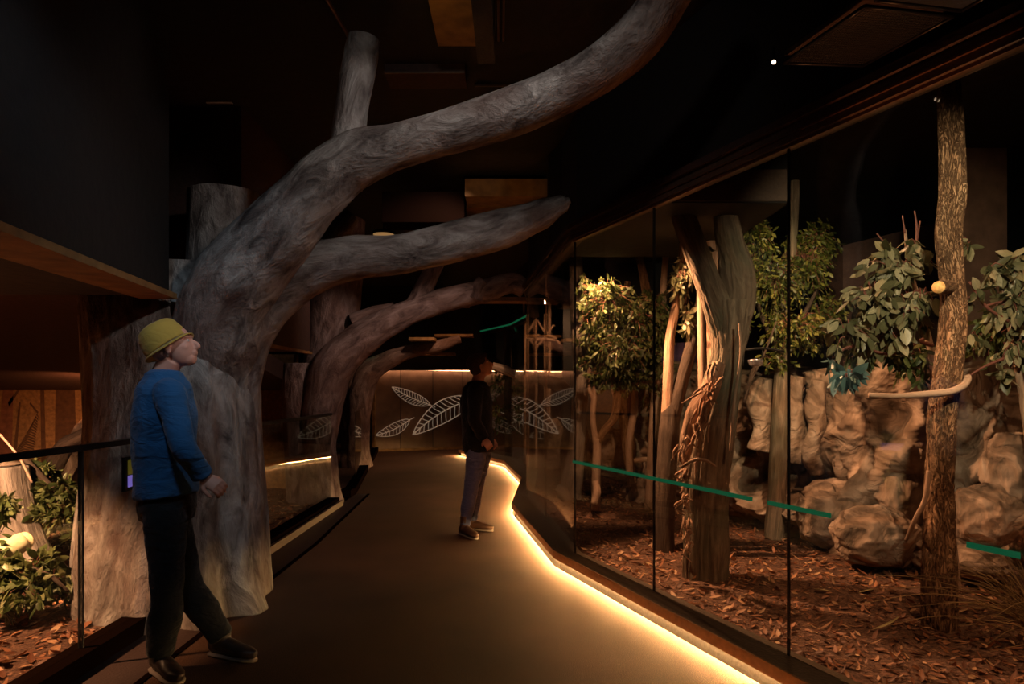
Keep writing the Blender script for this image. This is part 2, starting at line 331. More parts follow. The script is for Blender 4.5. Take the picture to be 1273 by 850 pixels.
def rockmat():
    m, nt, N, L, b = mat('brown_rock'); b.inputs['Roughness'].default_value = .8; b.inputs['Specular IOR Level'].default_value = .3
    tc = nd(nt, 'ShaderNodeTexCoord'); n1 = nd(nt, 'ShaderNodeTexNoise'); n1.inputs['Scale'].default_value = 3.5; n1.inputs['Detail'].default_value = 9; n1.inputs['Distortion'].default_value = .8
    L.new(tc.outputs['Object'], n1.inputs['Vector'])
    col = ramp(nt, n1.outputs['Fac'], [(.30, (.04, .026, .018)), (.44, (.17, .115, .08)), (.56, (.33, .235, .175)), (.72, (.48, .37, .29))])
    vo = nd(nt, 'ShaderNodeTexVoronoi', feature='DISTANCE_TO_EDGE'); vo.inputs['Scale'].default_value = 2.6
    mx = nd(nt, 'ShaderNodeMixRGB'); mx.inputs[0].default_value = .35; L.new(tc.outputs['Object'], mx.inputs[1]); L.new(n1.outputs['Color'], mx.inputs[2]); L.new(mx.outputs[0], vo.inputs['Vector'])
    mr = nd(nt, 'ShaderNodeMapRange'); mr.inputs['From Max'].default_value = .05; L.new(vo.outputs['Distance'], mr.inputs[0])
    m2 = nd(nt, 'ShaderNodeMixRGB', blend_type='MULTIPLY'); m2.inputs[0].default_value = .15; L.new(col, m2.inputs[1]); L.new(mr.outputs[0], m2.inputs[2]); L.new(m2.outputs[0], b.inputs['Base Color'])
    ad = nd(nt, 'ShaderNodeMath', operation='MULTIPLY_ADD'); L.new(mr.outputs[0], ad.inputs[0]); ad.inputs[1].default_value = .07; L.new(n1.outputs['Fac'], ad.inputs[2])
    bp = nd(nt, 'ShaderNodeBump'); bp.inputs['Strength'].default_value = 1; bp.inputs['Distance'].default_value = .10; L.new(ad.outputs[0], bp.inputs['Height']); L.new(bp.outputs[0], b.inputs['Normal'])
    return m
M['rock'] = rockmat()
def floormat():
    m, nt, N, L, b = mat('speckled_brown_carpet'); b.inputs['Roughness'].default_value = .85; b.inputs['Specular IOR Level'].default_value = .25
    tc = nd(nt, 'ShaderNodeTexCoord'); n1 = nd(nt, 'ShaderNodeTexNoise'); n1.inputs['Scale'].default_value = 260; n1.inputs['Detail'].default_value = 2; L.new(tc.outputs['Object'], n1.inputs['Vector'])
    n2 = nd(nt, 'ShaderNodeTexNoise'); n2.inputs['Scale'].default_value = 1.6; n2.inputs['Detail'].default_value = 5; L.new(tc.outputs['Object'], n2.inputs['Vector'])
    col = ramp(nt, n1.outputs['Fac'], [(.35, (.028, .012, .008)), (.52, (.074, .033, .018)), (.68, (.22, .108, .062))])
    m2 = nd(nt, 'ShaderNodeMixRGB', blend_type='MULTIPLY'); m2.inputs[0].default_value = 1; L.new(col, m2.inputs[1]); L.new(ramp(nt, n2.outputs['Fac'], [(.3, (.75, .75, .75)), (.7, (1.1, 1.1, 1.1))]), m2.inputs[2]); L.new(m2.outputs[0], b.inputs['Base Color'])
    bp = nd(nt, 'ShaderNodeBump'); bp.inputs['Strength'].default_value = .6; bp.inputs['Distance'].default_value = .004; L.new(n1.outputs['Fac'], bp.inputs['Height']); L.new(bp.outputs[0], b.inputs['Normal'])
    return m
M['floor'] = floormat()
def soilmat():
    m, nt, N, L, b = mat('mulch_soil'); b.inputs['Roughness'].default_value = .95
    tc = nd(nt, 'ShaderNodeTexCoord'); n1 = nd(nt, 'ShaderNodeTexNoise'); n1.inputs['Scale'].default_value = 45; n1.inputs['Detail'].default_value = 8; n1.inputs['Roughness'].default_value = .7; L.new(tc.outputs['Object'], n1.inputs['Vector'])
    L.new(ramp(nt, n1.outputs['Fac'], [(.32, (.035, .016, .010)), (.5, (.13, .06, .035)), (.7, (.32, .17, .10))]), b.inputs['Base Color'])
    bp = nd(nt, 'ShaderNodeBump'); bp.inputs['Strength'].default_value = 1; bp.inputs['Distance'].default_value = .03; L.new(n1.outputs['Fac'], bp.inputs['Height']); L.new(bp.outputs[0], b.inputs['Normal'])
    return m
M['soil'] = soilmat()
def clothmat(name, col, rough=.9, scale=9, bump=.5):
    m, nt, N, L, b = mat(name); b.inputs['Base Color'].default_value = (*col, 1); b.inputs['Roughness'].default_value = rough; b.inputs['Sheen Weight'].default_value = .15; b.inputs['Specular IOR Level'].default_value = .15
    tc = nd(nt, 'ShaderNodeTexCoord'); mp = nd(nt, 'ShaderNodeMapping'); mp.inputs['Scale'].default_value = (1, 1, 2.2); L.new(tc.outputs['Object'], mp.inputs[0])
    n1 = nd(nt, 'ShaderNodeTexNoise'); n1.inputs['Scale'].default_value = scale; n1.inputs['Detail'].default_value = 3; n1.inputs['Distortion'].default_value = 1.2; L.new(mp.outputs[0], n1.inputs['Vector'])
    bp = nd(nt, 'ShaderNodeBump'); bp.inputs['Strength'].default_value = bump; bp.inputs['Distance'].default_value = .03; L.new(n1.outputs['Fac'], bp.inputs['Height']); L.new(bp.outputs[0], b.inputs['Normal'])
    return m
M['blue_knit'] = clothmat('blue_knit', (.022, .105, .27)); M['navy_trouser'] = clothmat('dark_trouser_cloth', (.010, .012, .015))
M['black_jacket'] = clothmat('black_jacket_cloth', (.007, .007, .008)); M['jeans'] = clothmat('blue_denim', (.12, .14, .25))
M['skin'] = plain('skin', (.62, .33, .25), .55); M['hat'] = clothmat('mustard_felt', (.47, .33, .07), bump=.2); M['hatband'] = plain('dark_hatband', (.03, .035, .015), .7)
M['brown_leather'] = plain('brown_leather', (.10, .05, .03), .4); M['dark_leather'] = plain('dark_leather', (.03, .02, .018), .4); M['sole'] = plain('pale_sole', (.16, .13, .11), .7); M['belt'] = plain('tan_belt', (.20, .09, .04), .5)
M['hair'] = plain('dark_hair', (.035, .016, .012), .6, bump=.6, bscale=80); M['greyhair'] = plain('grey_hair', (.25, .2, .18), .7, bump=.5, bscale=80)
M['eye'] = plain('eye_white', (.6, .55, .5), .2)

# ------------------------------------------------------------ plan lines
K = [V(2.30, .37), V(.335, 5.45), V(0.0, 7.77), V(.147, 9.99), V(-.14, 12.4), V(-1.15, 14.7)]       # front foot of the plinth
G = [V(2.52, .37), V(.49, 5.37), V(.185, 8.40), V(.36, 11.0), V(.0, 12.95), V(-1.0, 15.25)]         # foot of the glass
LK = [V(-2.1, .6), V(-2.1, 9.2), V(-3.05, 15.6)]
HB = 2.6
# ------------------------------------------------------------ floor and ground
b = MB()
poly = [(K[0][0], -1.5)] + [tuple(k) for k in K] + [(-1.2, 17.6), (-3.4, 15.9), tuple(LK[2]), tuple(LK[1]), (-2.1, -1.5)]
b.hexa([(x, y, -.12) for x, y in poly], [(x, y, 0) for x, y in poly]); tag(b.build('floor', M['floor']), kind='structure')
b = MB(); b.hexa([(-2.1, -1, 0), (-1.80, -1, 0), (-1.80, 6.2, 0), (-1.95, 9.2, 0), (-2.1, 9.2, 0)], [(-2.1, -1, .004), (-1.80, -1, .004), (-1.80, 6.2, .004), (-1.95, 9.2, .004), (-2.1, 9.2, .004)])
tag(b.build('floor_border_strip', plain('dark_border_strip', (.035, .016, .012), .6, bump=.2, bscale=90)), kind='structure')
b = MB(); b.hexa([(-1.80, -1, 0), (-1.765, -1, 0), (-1.765, 6.2, 0), (-1.915, 9.2, 0), (-1.95, 9.2, 0), (-1.80, 6.2, 0)], [(x, y, .007) for x, y in [(-1.80, -1), (-1.765, -1), (-1.765, 6.2), (-1.915, 9.2), (-1.95, 9.2), (-1.80, 6.2)]])
tag(b.build('trim_1', M['void']), kind='structure')

def ground(name, X0, X1, Y0, Y1, nx, ny, keep, height, mtl):
    xs = np.linspace(X0, X1, nx); ys = np.linspace(Y0, Y1, ny); gx, gy = np.meshgrid(xs, ys)
    z = height(gx.ravel(), gy.ravel()); v = np.stack([gx.ravel(), gy.ravel(), z], 1); b = MB()
    f = []
    for j in range(ny - 1):
        for i in range(nx - 1):
            if keep(xs[i] + (xs[1] - xs[0]) / 2, ys[j]): f.append((j * nx + i, j * nx + i + 1, (j + 1) * nx + i + 1, (j + 1) * nx + i))
    b.add(v, f, v); o = b.build(name, mtl); m = o.modifiers.new('solid', 'SOLIDIFY'); m.thickness = .15; m.offset = -1
    return tag(o, kind='structure')
def gline(y):                                   # x of the glass foot at distance y
    return float(np.interp(y, [g[1] for g in G], [g[0] for g in G]))
def hR(x, y):
    p = np.stack([x, y, 0 * x], 1)
    return .045 + .03 * fbm(p * 1.3, 5, 2) + .018 * fbm(p * 9, 6, 3)
def hL(x, y):
    p = np.stack([x, y, 0 * x], 1)
    return .02 + .04 * fbm(p * 1.2, 15, 2) + .02 * fbm(p * 10, 16, 3)
ground('ground_mulch_right', -1.2, 7, .3, 18, 260, 520, lambda x, y: x > gline(y) + .0, hR, M['soil'])
ground('ground_mulch_left', -11, -2.2, .3, 18, 260, 420, lambda x, y: x < np.interp(y, [0, 9.2, 15.6, 18], [-2.2, -2.2, -3.1, -3.5]), hL, M['soil'])

# leaf templates --------------------------------------------------
def leaves(b, P, axis, nrm, Ln, Wd, curve=.25, tint=None, fold=.12):
    P = np.asarray(P, float); n = len(P); S = [0, .22, .5, .78, 1.0]; Wf = [.12, .8, 1.0, .62, .03]
    axis = axis / (np.linalg.norm(axis, axis=1)[:, None] + 1e-9)
    side = np.cross(axis, nrm); side /= np.linalg.norm(side, axis=1)[:, None] + 1e-9; up = np.cross(side, axis)
    vs = []; at = []
    cv = curve * (rng.random(n) * 1.6 - .5); tint = rng.random(n) if tint is None else tint
    for s_, w_ in zip(S, Wf):
        for e in (-1, 0, 1):
            vs.append(P + axis * (Ln * s_)[:, None] + side * (e * w_ * Wd / 2)[:, None] + up * (cv * Ln * s_ * s_ + abs(e) * fold * Wd * w_)[:, None])
            at.append(np.stack([tint, np.full(n, e * w_), np.zeros(n)], 1))
    v = np.stack(vs, 1).reshape(-1, 3); a = np.stack(at, 1).reshape(-1, 3)
    tf = [(3 * i + k, 3 * i + k + 1, 3 * i + k + 4, 3 * i + k + 3) for i in range(4) for k in (0, 1)]
    f = (np.arange(n)[:, None, None] * 15 + np.array(tf)[None]).reshape(-1, 4)
    b.add(v, f.tolist(), a)
def litter(n, xr, yr, ok, h, L0, L1, wr, mtl, name, near=1.0):
    x = rng.uniform(*xr, n); u = rng.random(n) ** near; y = yr[0] + (yr[1] - yr[0]) * u
    k = np.array([ok(a, c) for a, c in zip(x, y)]); x, y = x[k], y[k]; n = len(x)
    z = h(x, y) + .008; th = rng.uniform(0, 2 * np.pi, n)
    ax = np.stack([np.cos(th), np.sin(th), rng.normal(0, .22, n)], 1); nr = np.stack([rng.normal(0, .4, n), rng.normal(0, .4, n), np.ones(n)], 1)
    b = MB(); Ln = rng.uniform(L0, L1, n); leaves(b, np.stack([x, y, z], 1), ax, nr, Ln, Ln * rng.uniform(wr * .6, wr * 1.3, n), .5)
    o = b.build(name, mtl); return o
tag(litter(24000, (-.9, 5.2), (2.2, 10), lambda x, y: x > gline(y) + .06, hR, .02, .075, .34, M['leaf_dry'], 'bark_mulch', 1.5), 'reddish bark mulch and leaf litter behind the right glass', 'mulch', kind='stuff')
tag(litter(12000, (-7, -2.25), (2.4, 9), lambda x, y: True, hL, .035, .085, .42, M['leaf_dry'], 'leaf_litter', 1.4), 'orange brown dead leaves behind the left glass', 'leaf litter', kind='stuff')

# ------------------------------------------------------------ plinth, LED, glass, header on the right
def offs(A, B, t): return [a + (b_ - a) * t for a, b_ in zip(A, B)]
kt = K; kf = [k.copy() for k in K]
def strip_poly(name, inner, outer, z0, z1, mtl):
    b = MB()
    for i in range(len(inner) - 1):
        q = [inner[i], inner[i + 1], outer[i + 1], outer[i]]
        b.hexa([(p[0], p[1], z0) for p in q], [(p[0], p[1], z1) for p in q])
    return tag(b.build(name, mtl), kind='structure')
def shift(L, d):
    out = []
    for i in range(len(L)):
        t = (L[min(i + 1, len(L) - 1)] - L[max(i - 1, 0)]); t = t / np.linalg.norm(t); out.append(L[i] + V(t[1], -t[0]) * d)
    return out
Gout = shift(G, .06)
strip_poly('kerb_plinth', K, Gout, .085, .12, M['plinth'])
strip_poly('kerb_plinth_back', shift(K, .05), Gout, -.10, .085, M['black'])
strip_poly('kerb_nosing', shift(K, -.006), shift(K, .006), .062, .124, M['plinth_edge'])
b = MB(); a_, c_ = shift(K, .008), shift(K, .049)
for i in range(len(K) - 1):                    # slanted strip tucked under the nosing, facing down and out
    q = [(*a_[i], .083), (*a_[i + 1], .083), (*c_[i + 1], .052), (*c_[i], .052)]; b.hexa(q, [(x, y, z + .003) for x, y, z in q])
tag(b.build('light_strip', M['led']), 'warm white light strip glowing under the right glass plinth', 'light strip')
def gpt(i, t): return G[i] * (1 - t) + G[i + 1] * t
def on_g0(px):                                  # parameter on the first glass run seen at column px
    d = V((px - 636.5) / F, 1.0); A = G[1]; B = G[0] - G[1]
    m = np.array([[d[0], -B[0]], [d[1], -B[1]]]); s = np.linalg.solve(m, A); return s[1]
cuts = [0, on_g0(812), on_g0(979), 1.0]
gl = lambda t: G[1] + (G[0] - G[1]) * t
def pane(root, p, q, z0, z1, label=None):
    b = MB(); p = V(*p); q = V(*q); d = q - p; d /= np.linalg.norm(d); b.wallseg(p + d * .004, q - d * .004, .012, z0, z1); o = b.build('glass_pane', M['glass'], root)
    if label: o['label'] = label
def joint(root, p, m, w_=.004):
    b = MB(); n = V(.377, -.926) * w_; b.wallseg(p - n, p + n, .014, .10, HB); b.build('joint_seal', m, root)
GS = 'frameless glass screens along the right exhibit'
o = empty('glass_screen', (*gl(.5), 0), 'tall clear glass screen in front of the forked gum tree and the furrowed trunk', 'glass screen', GS)
for i in range(3): pane(o, gl(cuts[i]), gl(cuts[i + 1]), .12, HB)
for t_ in cuts[1:3]: joint(o, gl(t_), M['black'])
joint(o, gl(0), M['black'])
o = empty('glass_screen', (*gpt(1, .5), 0), 'angled clear glass screen facing the man in black, between the two header corners', 'glass screen', GS)
pane(o, gpt(1, 0), gpt(1, .5), .10, HB); pane(o, gpt(1, .5), gpt(1, 1), .10, HB); joint(o, gpt(1, .5), M['bronze'], .003); joint(o, gpt(1, 1), M['bronze'], .003)
o = empty('glass_screen', (*gpt(2, .5), 0), 'narrow clear glass screen folding away beyond the far header corner', 'glass screen', GS)
pane(o, G[2], G[3], .10, HB); joint(o, gpt(2, 1), M['bronze'], .003)
o = empty('glass_screen', (*gpt(4, .1), 0), 'farthest clear glass screen, beside the leaf patterned wall', 'glass screen', GS)
pane(o, G[3], G[4], .10, HB); pane(o, G[4], G[5], .10, HB)
# glowing strips that paint a line of green light onto the near glass
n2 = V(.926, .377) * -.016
for x0, x1, lb in ((714, 938, 'longest painted line of green light across the near glass, over the forked gum tree'), (957, 1036, 'short painted line of green light on the glass, over the slim tree'), (1205, 1272, 'painted line of green light on the glass right of the furrowed trunk')):
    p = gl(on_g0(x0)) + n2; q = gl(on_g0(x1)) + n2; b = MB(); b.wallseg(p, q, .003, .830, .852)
    tag(b.build('painted_light_line', M['green_glow'], origin=(*((p + q) / 2), .84)), lb, 'light line', 'painted green light lines on the near glass')
# header
def header(name, z0, z1, o0, o1, mtl):
    return strip_poly(name, shift(G, o0), shift(G, o1), z0, z1, mtl)
header('trim_2', HB - .02, HB + .06, -.03, .07, M['fascia'])
header('trim_3', HB + .01, HB + .02, -.042, -.02, M['bronze'])
header('trim_4', HB - .035, HB - .02, -.012, .02, M['bronze'])
header('header_fascia', HB + .06, 3.7, .02, .07, M['ceil'])
header('header_ledge', HB + .06, HB + .10, -.06, .03, M['soffit'])

# ------------------------------------------------------------ ceiling
b = MB(); b.box(-4, 7.5, -1.5, 18, 3.6, 3.75); tag(b.build('ceiling', M['ceil']), kind='structure')
b = MB(); b.box(-11, -2.12, -1.5, 4.22, 1.99, 3.6); tag(b.build('bulkhead_left', M['ceil']), kind='structure')
b = MB(); b.hexa([(-2.3, 4.24, 1.965), (-2.08, 4.24, 1.965), (-1.72, 1.8, 1.965), (-1.72, .8, 1.965), (-2.0, .8, 1.965)], [(-2.3, 4.24, 2.0), (-2.08, 4.24, 2.0), (-1.72, 1.8, 2.0), (-1.72, .8, 2.0), (-2.0, .8, 2.0)]); tag(b.build('trim_5', M['tan']), kind='structure')
b = MB(); b.hexa([(-2.12, 4.22, 2.0), (-1.74, 1.8, 2.0), (-1.74, .8, 2.0), (-2.2, .8, 2.0)], [(-2.12, 4.22, 3.6), (-1.74, 1.8, 3.6), (-1.74, .8, 3.6), (-2.2, .8, 3.6)]); tag(b.build('bulkhead_face', M['ceil']), kind='structure')
# low soffit over the left enclosure, a lip in front
b = MB(); b.hexa([(-9, 4.35, 2.02), (-2.75, 4.75, 2.12), (-2.9, 9.4, 1.40), (-9, 9.4, 1.40)], [(-9, 4.35, 2.25), (-2.75, 4.75, 2.25), (-2.9, 9.4, 1.65), (-9, 9.4, 1.65)]); tag(b.build('soffit_left', M['soffit']), kind='structure')
b = MB(); b.hexa([(-9, 4.20, 1.99), (-2.75, 4.60, 2.08), (-2.75, 4.78, 2.07), (-9, 4.38, 1.98)], [(-9, 4.20, 2.04), (-2.75, 4.60, 2.13), (-2.75, 4.78, 2.12), (-9, 4.38, 2.03)]); tag(b.build('trim_6', M['tan']), kind='structure')
# soffit box between first and second tree
b = MB(); b.box(-3.3, -2.1, 5.3, 7.1, 1.80, 3.6); tag(b.build('bulkhead_middle', M['soffit']), kind='structure')
b = MB(); b.box(-2.14, -2.08, 5.3, 7.12, 1.775, 1.80); tag(b.build('trim_7', M['tan']), kind='structure')
# far dropped bulkheads over the walkway
b = MB(); b.box(-6, 1.2, 14.4, 14.8, 1.83, 3.6); tag(b.build('bulkhead_far', M['ceil']), kind='structure')
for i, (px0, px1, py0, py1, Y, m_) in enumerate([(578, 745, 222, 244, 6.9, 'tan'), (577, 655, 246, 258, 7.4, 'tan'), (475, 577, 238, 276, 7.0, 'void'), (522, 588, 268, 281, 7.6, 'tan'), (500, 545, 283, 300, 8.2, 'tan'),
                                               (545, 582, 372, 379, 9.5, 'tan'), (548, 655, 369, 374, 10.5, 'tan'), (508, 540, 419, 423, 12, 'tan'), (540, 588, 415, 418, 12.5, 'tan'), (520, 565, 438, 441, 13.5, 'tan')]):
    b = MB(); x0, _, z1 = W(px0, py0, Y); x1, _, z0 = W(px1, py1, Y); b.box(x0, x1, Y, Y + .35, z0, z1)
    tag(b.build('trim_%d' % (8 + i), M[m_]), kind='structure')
for i, (px0, px1, py, Y) in enumerate([(478, 578, 92, 4.6), (590, 830, 108, 4.9), (680, 850, 130, 5.2), (650, 800, 139, 5.4), (640, 790, 165, 5.9)]):
    b = MB(); x0, _, z1 = W(px0, py, Y); x1, _, _z = W(px1, py, Y); b.box(x0, x1, Y, Y + .22, z1, 3.6 if z1 < 3.6 else z1 + .05)
    tag(b.build('ceiling_beam', M['soffit'] if i == 0 else M['ceil']), kind='structure')
    b = MB(); b.box(x0, x1, Y - .012, Y, z1, z1 + .012); tag(b.build('trim_%d' % (20 + i), M['fascia']), kind='structure')
# tan ceiling board lit by the duct, duct and conduits
b = MB(); b.box(-.46, -.19, 3.0, 4.25, 3.54, 3.6); tag(b.build('ceiling_board', M['tan']), kind='structure')
b = MB(); b.box(-.20, -.10, 2.6, 3.98, 3.3, 3.6); tag(b.build('duct', M['black']), 'black square ceiling duct at the top of the view', 'duct')
for i, x in enumerate((-.068, -.04)):
    b = MB(); b.tube([(x, 2.6, 3.42, .006), (x, 3.3, 3.42, .006), (x - .01, 3.95, 3.42, .006)], 8); o = b.build('conduit', M['bronze'])
    tag(o, 'thin copper coloured conduit running along the ceiling, %s the duct' % ('beside' if i == 0 else 'a little away from'), 'conduit', 'ceiling conduits')
b = MB(); b.tube([(-1.02, 4.4, 3.62, .012), (-1.0, 3.3, 3.5, .012), (-.93, 2.2, 3.56, .012)], 8); tag(b.build('conduit', M['bronze']), 'reddish conduit above the cut upright limb', 'conduit')
b = MB(); x0, y_, z_ = W(256, 128, 4.0); b.box(x0, x0 + .15, 4.0, 4.02, z_, z_ + .006); tag(b.build('trim_30', M['plinth_edge']), kind='structure')
# mesh ceiling grilles, top right
def meshgrille(name, pts, lab):
    p = [V(*W(x, y, 849 * (2.74 - 1.4) / (485 - y))) for x, y in pts]; b = MB()
    n1, n2_ = 34, 26
    for i in range(n1 + 1):
        t = i / n1; a = p[0] * (1 - t) + p[1] * t; c = p[3] * (1 - t) + p[2] * t; d = V(.0017, 0, 0); e = V(0, 0, .003)
        b.hexa([a - d, a + d, c + d, c - d], [a - d + e, a + d + e, c + d + e, c - d + e])
    for i in range(n2_ + 1):
        t = i / n2_; a = p[0] * (1 - t) + p[3] * t; c = p[1] * (1 - t) + p[2] * t; d = V(0, .0017, 0); e = V(0, 0, .003)
        b.hexa([a - d, a + d, c + d, c - d], [a - d + e, a + d + e, c + d + e, c - d + e])
    o = b.build(name, M['black'], origin=tuple(p[0])); tag(o, lab, 'ceiling grille', 'mesh ceiling grilles')
    b = MB(); up = V(0, 0, .03); b.hexa([q + up for q in p], [q + up * 1.5 for q in p]); b.build('backing', plain(name + '_backing', (.055, .03, .02), .8), o)
    b = MB()
    for i in range(4):
        a, c = p[i], p[(i + 1) % 4]; b.tube([(*a, .008), (*c, .008)], 6, .1)
    b.build('frame', M['blackmetal'], o)
meshgrille('ceiling_grille', [(975, 78), (1073, 81), (1185, 20), (1075, 8)], 'wire mesh ceiling grille beside the small bright spotlight')
meshgrille('ceiling_grille', [(1088, 0), (1196, 13), (1235, -10), (1125, -25)], 'wire mesh ceiling grille cut off by the top of the view')
# little spotlight
def spotlamp(loc, aim, lab, lit=True, r=.03):
    o = empty('spotlight', loc, lab, 'spotlight', 'ceiling spotlights'); l = V(*loc); a = V(*aim) - l; a /= np.linalg.norm(a)
    b = MB(); b.tube([(*(l - a * .10), r * .75), (*(l - a * .02), r), (*l, r)], 20, .02, cap=True); b.build('lamp_body', M['blackmetal'], o)
    b = MB(); b.tube([(*(l + a * .006), r * .8), (*(l + a * .010), r * .8)], 20, .02); b.build('lens', M['lens'] if lit else M['dim_lens'], o)
    b = MB(); t = l - a * .06; b.tube([(*t, .006), (t[0], t[1], t[2] + .06, .006), (t[0], t[1], 2.78 if t[2] < 2.75 else 3.6, .006)], 8, .05); b.build('bracket', M['blackmetal'], o)
spotlamp(W(962, 77, 2.75), W(962, 90, 1.2), 'small lit spotlight beside the mesh ceiling grille', r=.010)
b = MB(); c = W(477, 291, 7.6); b.tube([(c[0], c[1], c[2] + .03, .13), (c[0], c[1], c[2], .14)], 28, .02); o = b.build('ceiling_downlight', M['blackmetal']); tag(o, 'round dim amber downlight above the second sculpted tree', 'ceiling light')
b = MB(); b.tube([(c[0], c[1], c[2] - .001, .115), (c[0], c[1], c[2] - .012, .115)], 28, .02); b.build('lens', M['dim_lens'], o)
b = MB(); b.tube([(c[0], c[1], c[2] + .04, .012), (c[0], c[1], 3.6, .012)], 8); b.build('stem', M['blackmetal'], o)
b = MB(); x, y, z = W(458, 437, 12.25); b.box(x - .02, x + .02, y, y + .02, z - .07, z + .07); tag(b.build('exit_light', M['exit']), 'tiny green lit sign on the third sculpted tree', 'sign light')
# glowing strip that paints the green light falling on the far header
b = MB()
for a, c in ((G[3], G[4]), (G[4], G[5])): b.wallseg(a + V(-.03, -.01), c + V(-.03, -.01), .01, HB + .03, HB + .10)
tag(b.build('painted_green_edge', M['green_glow']), 'painted green light along the far header above the man in black', 'light strip')

# ------------------------------------------------------------ outer walls
b = MB(); b.box(6.9, 7.05, 0, 18, -.1, 3.7); tag(b.build('wall_right', M['ceil']), kind='structure')
b = MB(); b.box(-11, 7, 17.9, 18.05, -.1, 3.7); tag(b.build('wall_back', M['ceil']), kind='structure')
b = MB(); b.box(-11.1, -11, -1, 18, -.1, 3.7); tag(b.build('wall_left', M['ceil']), kind='structure')
b = MB(); b.box(-11, 7.1, -1.65, -1.5, -.1, 3.7); tag(b.build('wall_front', M['ceil']), kind='structure')
# lower ceiling slab inside the exhibit, its front lit
b = MB(); b.hexa([(.86, 4.56, 2.65), (1.85, 4.56, 2.65), (1.85, 6.4, 2.65), (.34, 6.4, 2.65)], [(.86, 4.56, 3.6), (1.85, 4.56, 3.6), (1.85, 6.4, 3.6), (.34, 6.4, 3.6)]); tag(b.build('exhibit_bulkhead', M['ceil']), kind='structure')
b = MB(); b.box(.88, 1.85, 4.545, 4.56, 2.66, 2.87); tag(b.build('trim_36', M['fascia']), kind='structure')
# leaf wall at the end of the walkway
LW0, LW1 = V(-3.22, 15.6), V(1.6, 18.0 - .35)
b = MB(); b.wallseg(LW0, LW1, .1, 0, 2.3); tag(b.build('wall_leaf', M['panelwall']), kind='structure')
dLW = (LW1 - LW0) / np.linalg.norm(LW1 - LW0); nLW = V(dLW[1], -dLW[0])
def on_wall(px, py):                            # where the line of sight meets the leaf wall
    d = V((px - 636.5) / F, 1.0); m = np.array([[d[0], -(LW1 - LW0)[0]], [d[1], -(LW1 - LW0)[1]]]); t = np.linalg.solve(m, LW0)[0]
    return V(*W(px, py, t)) + V(nLW[0], nLW[1], 0) * .012
b = MB()
for px in (498, 538, 575, 612, 648): p = on_wall(px, 500); b.box(p[0] - .012, p[0] + .012, p[1] - .006, p[1] + .02, 0.02, 2.2)
tag(b.build('trim_31', plain('panel_seam', (.09, .06, .04), .5)), kind='structure')
b = MB(); b.wallseg(LW0 + nLW * .10, LW1 + nLW * .10, .05, .0, .03); b.wallseg(LW0 + nLW * .04, LW1 + nLW * .04, .04, 0, .05); tag(b.build('baseboard_leaf', M['tan']), kind='structure')
b = MB(); p = on_wall(466, 500); b.box(p[0] - .04, p[0] + .02, p[1] - .12, p[1], 0, 2.0); tag(b.build('trim_32', M['tan']), kind='structure')
b = MB(); b.wallseg(LW0 + nLW * .10, LW1 + nLW * .10, .03, 1.866, 1.88); o = b.build('light_strip', plain('wall_cove_led', (1, .8, .5), .5, emit=(1, .50, .25), es=17)); tag(o, 'warm light strip along the top of the leaf patterned wall', 'light strip')
b = MB(); b.wallseg(LW0 + nLW * .16, LW1 + nLW * .16, .15, 1.885, 2.3); tag(b.build('trim_33', M['ceil']), kind='structure')

def line_leaf(a, t, wd, lab, curl=.0, nv=11, r=.008, side_lean=.5):
    """leaf outline with midrib and veins, raised lines on the wall; a = stem end, t = tip (px)"""
    A = V(*a); T = V(*t); d = T - A; Lp = np.linalg.norm(d); d /= Lp; n = V(-d[1], d[0])
    def pt(s, e):
        wv = wd * math.sin(math.pi * min(1, s) ** .85) ** .8 if 0 < s < 1 else 0
        return A + d * (.12 + .88 * s) * Lp + n * (e * wv / 2 + curl * math.sin(math.pi * s) * Lp)
    b = MB()
    def ln(pts, rr): b.tube([(*on_wall(*p), rr) for p in pts], 5, .08)
    ln([A, pt(0.0, 0)] + [pt(s, 0) for s in np.linspace(.1, 1, 9)], r * 1.2)
    for e in (-1, 1): ln([pt(s, e) for s in np.linspace(0, 1, 15)], r)
    for k in range(1, nv):
        s = k / nv
        for e in (-1, 1):
            s2 = min(.97, s + .10 * side_lean * 2 * (1 - s * .5)); p0 = pt(s, 0); p1 = pt(s2, e * .97); ln([p0, (p0 + p1) / 2 + d * .5, p1], r * .8)
    tag(b.build('leaf_drawing', M['whiteline'], origin=tuple(on_wall(*((A + T) / 2)))), lab, 'leaf drawing', 'line drawn leaves on the wall')
line_leaf((541, 506), (487, 481), 14, 'uppermost line drawn leaf on the brown wall', curl=-.03, nv=14)
line_leaf((515, 519), (467, 541), 14, 'smallest line drawn leaf, low near the sculpted trees', curl=-.05, nv=10)
line_leaf((600, 488), (513, 540), 27, 'largest line drawn leaf, partly behind the man in black', curl=.05, nv=14, r=.012)
line_leaf((622, 512), (692, 543), 22, 'line drawn leaf right of the man in black, behind glass', curl=.04, nv=12)

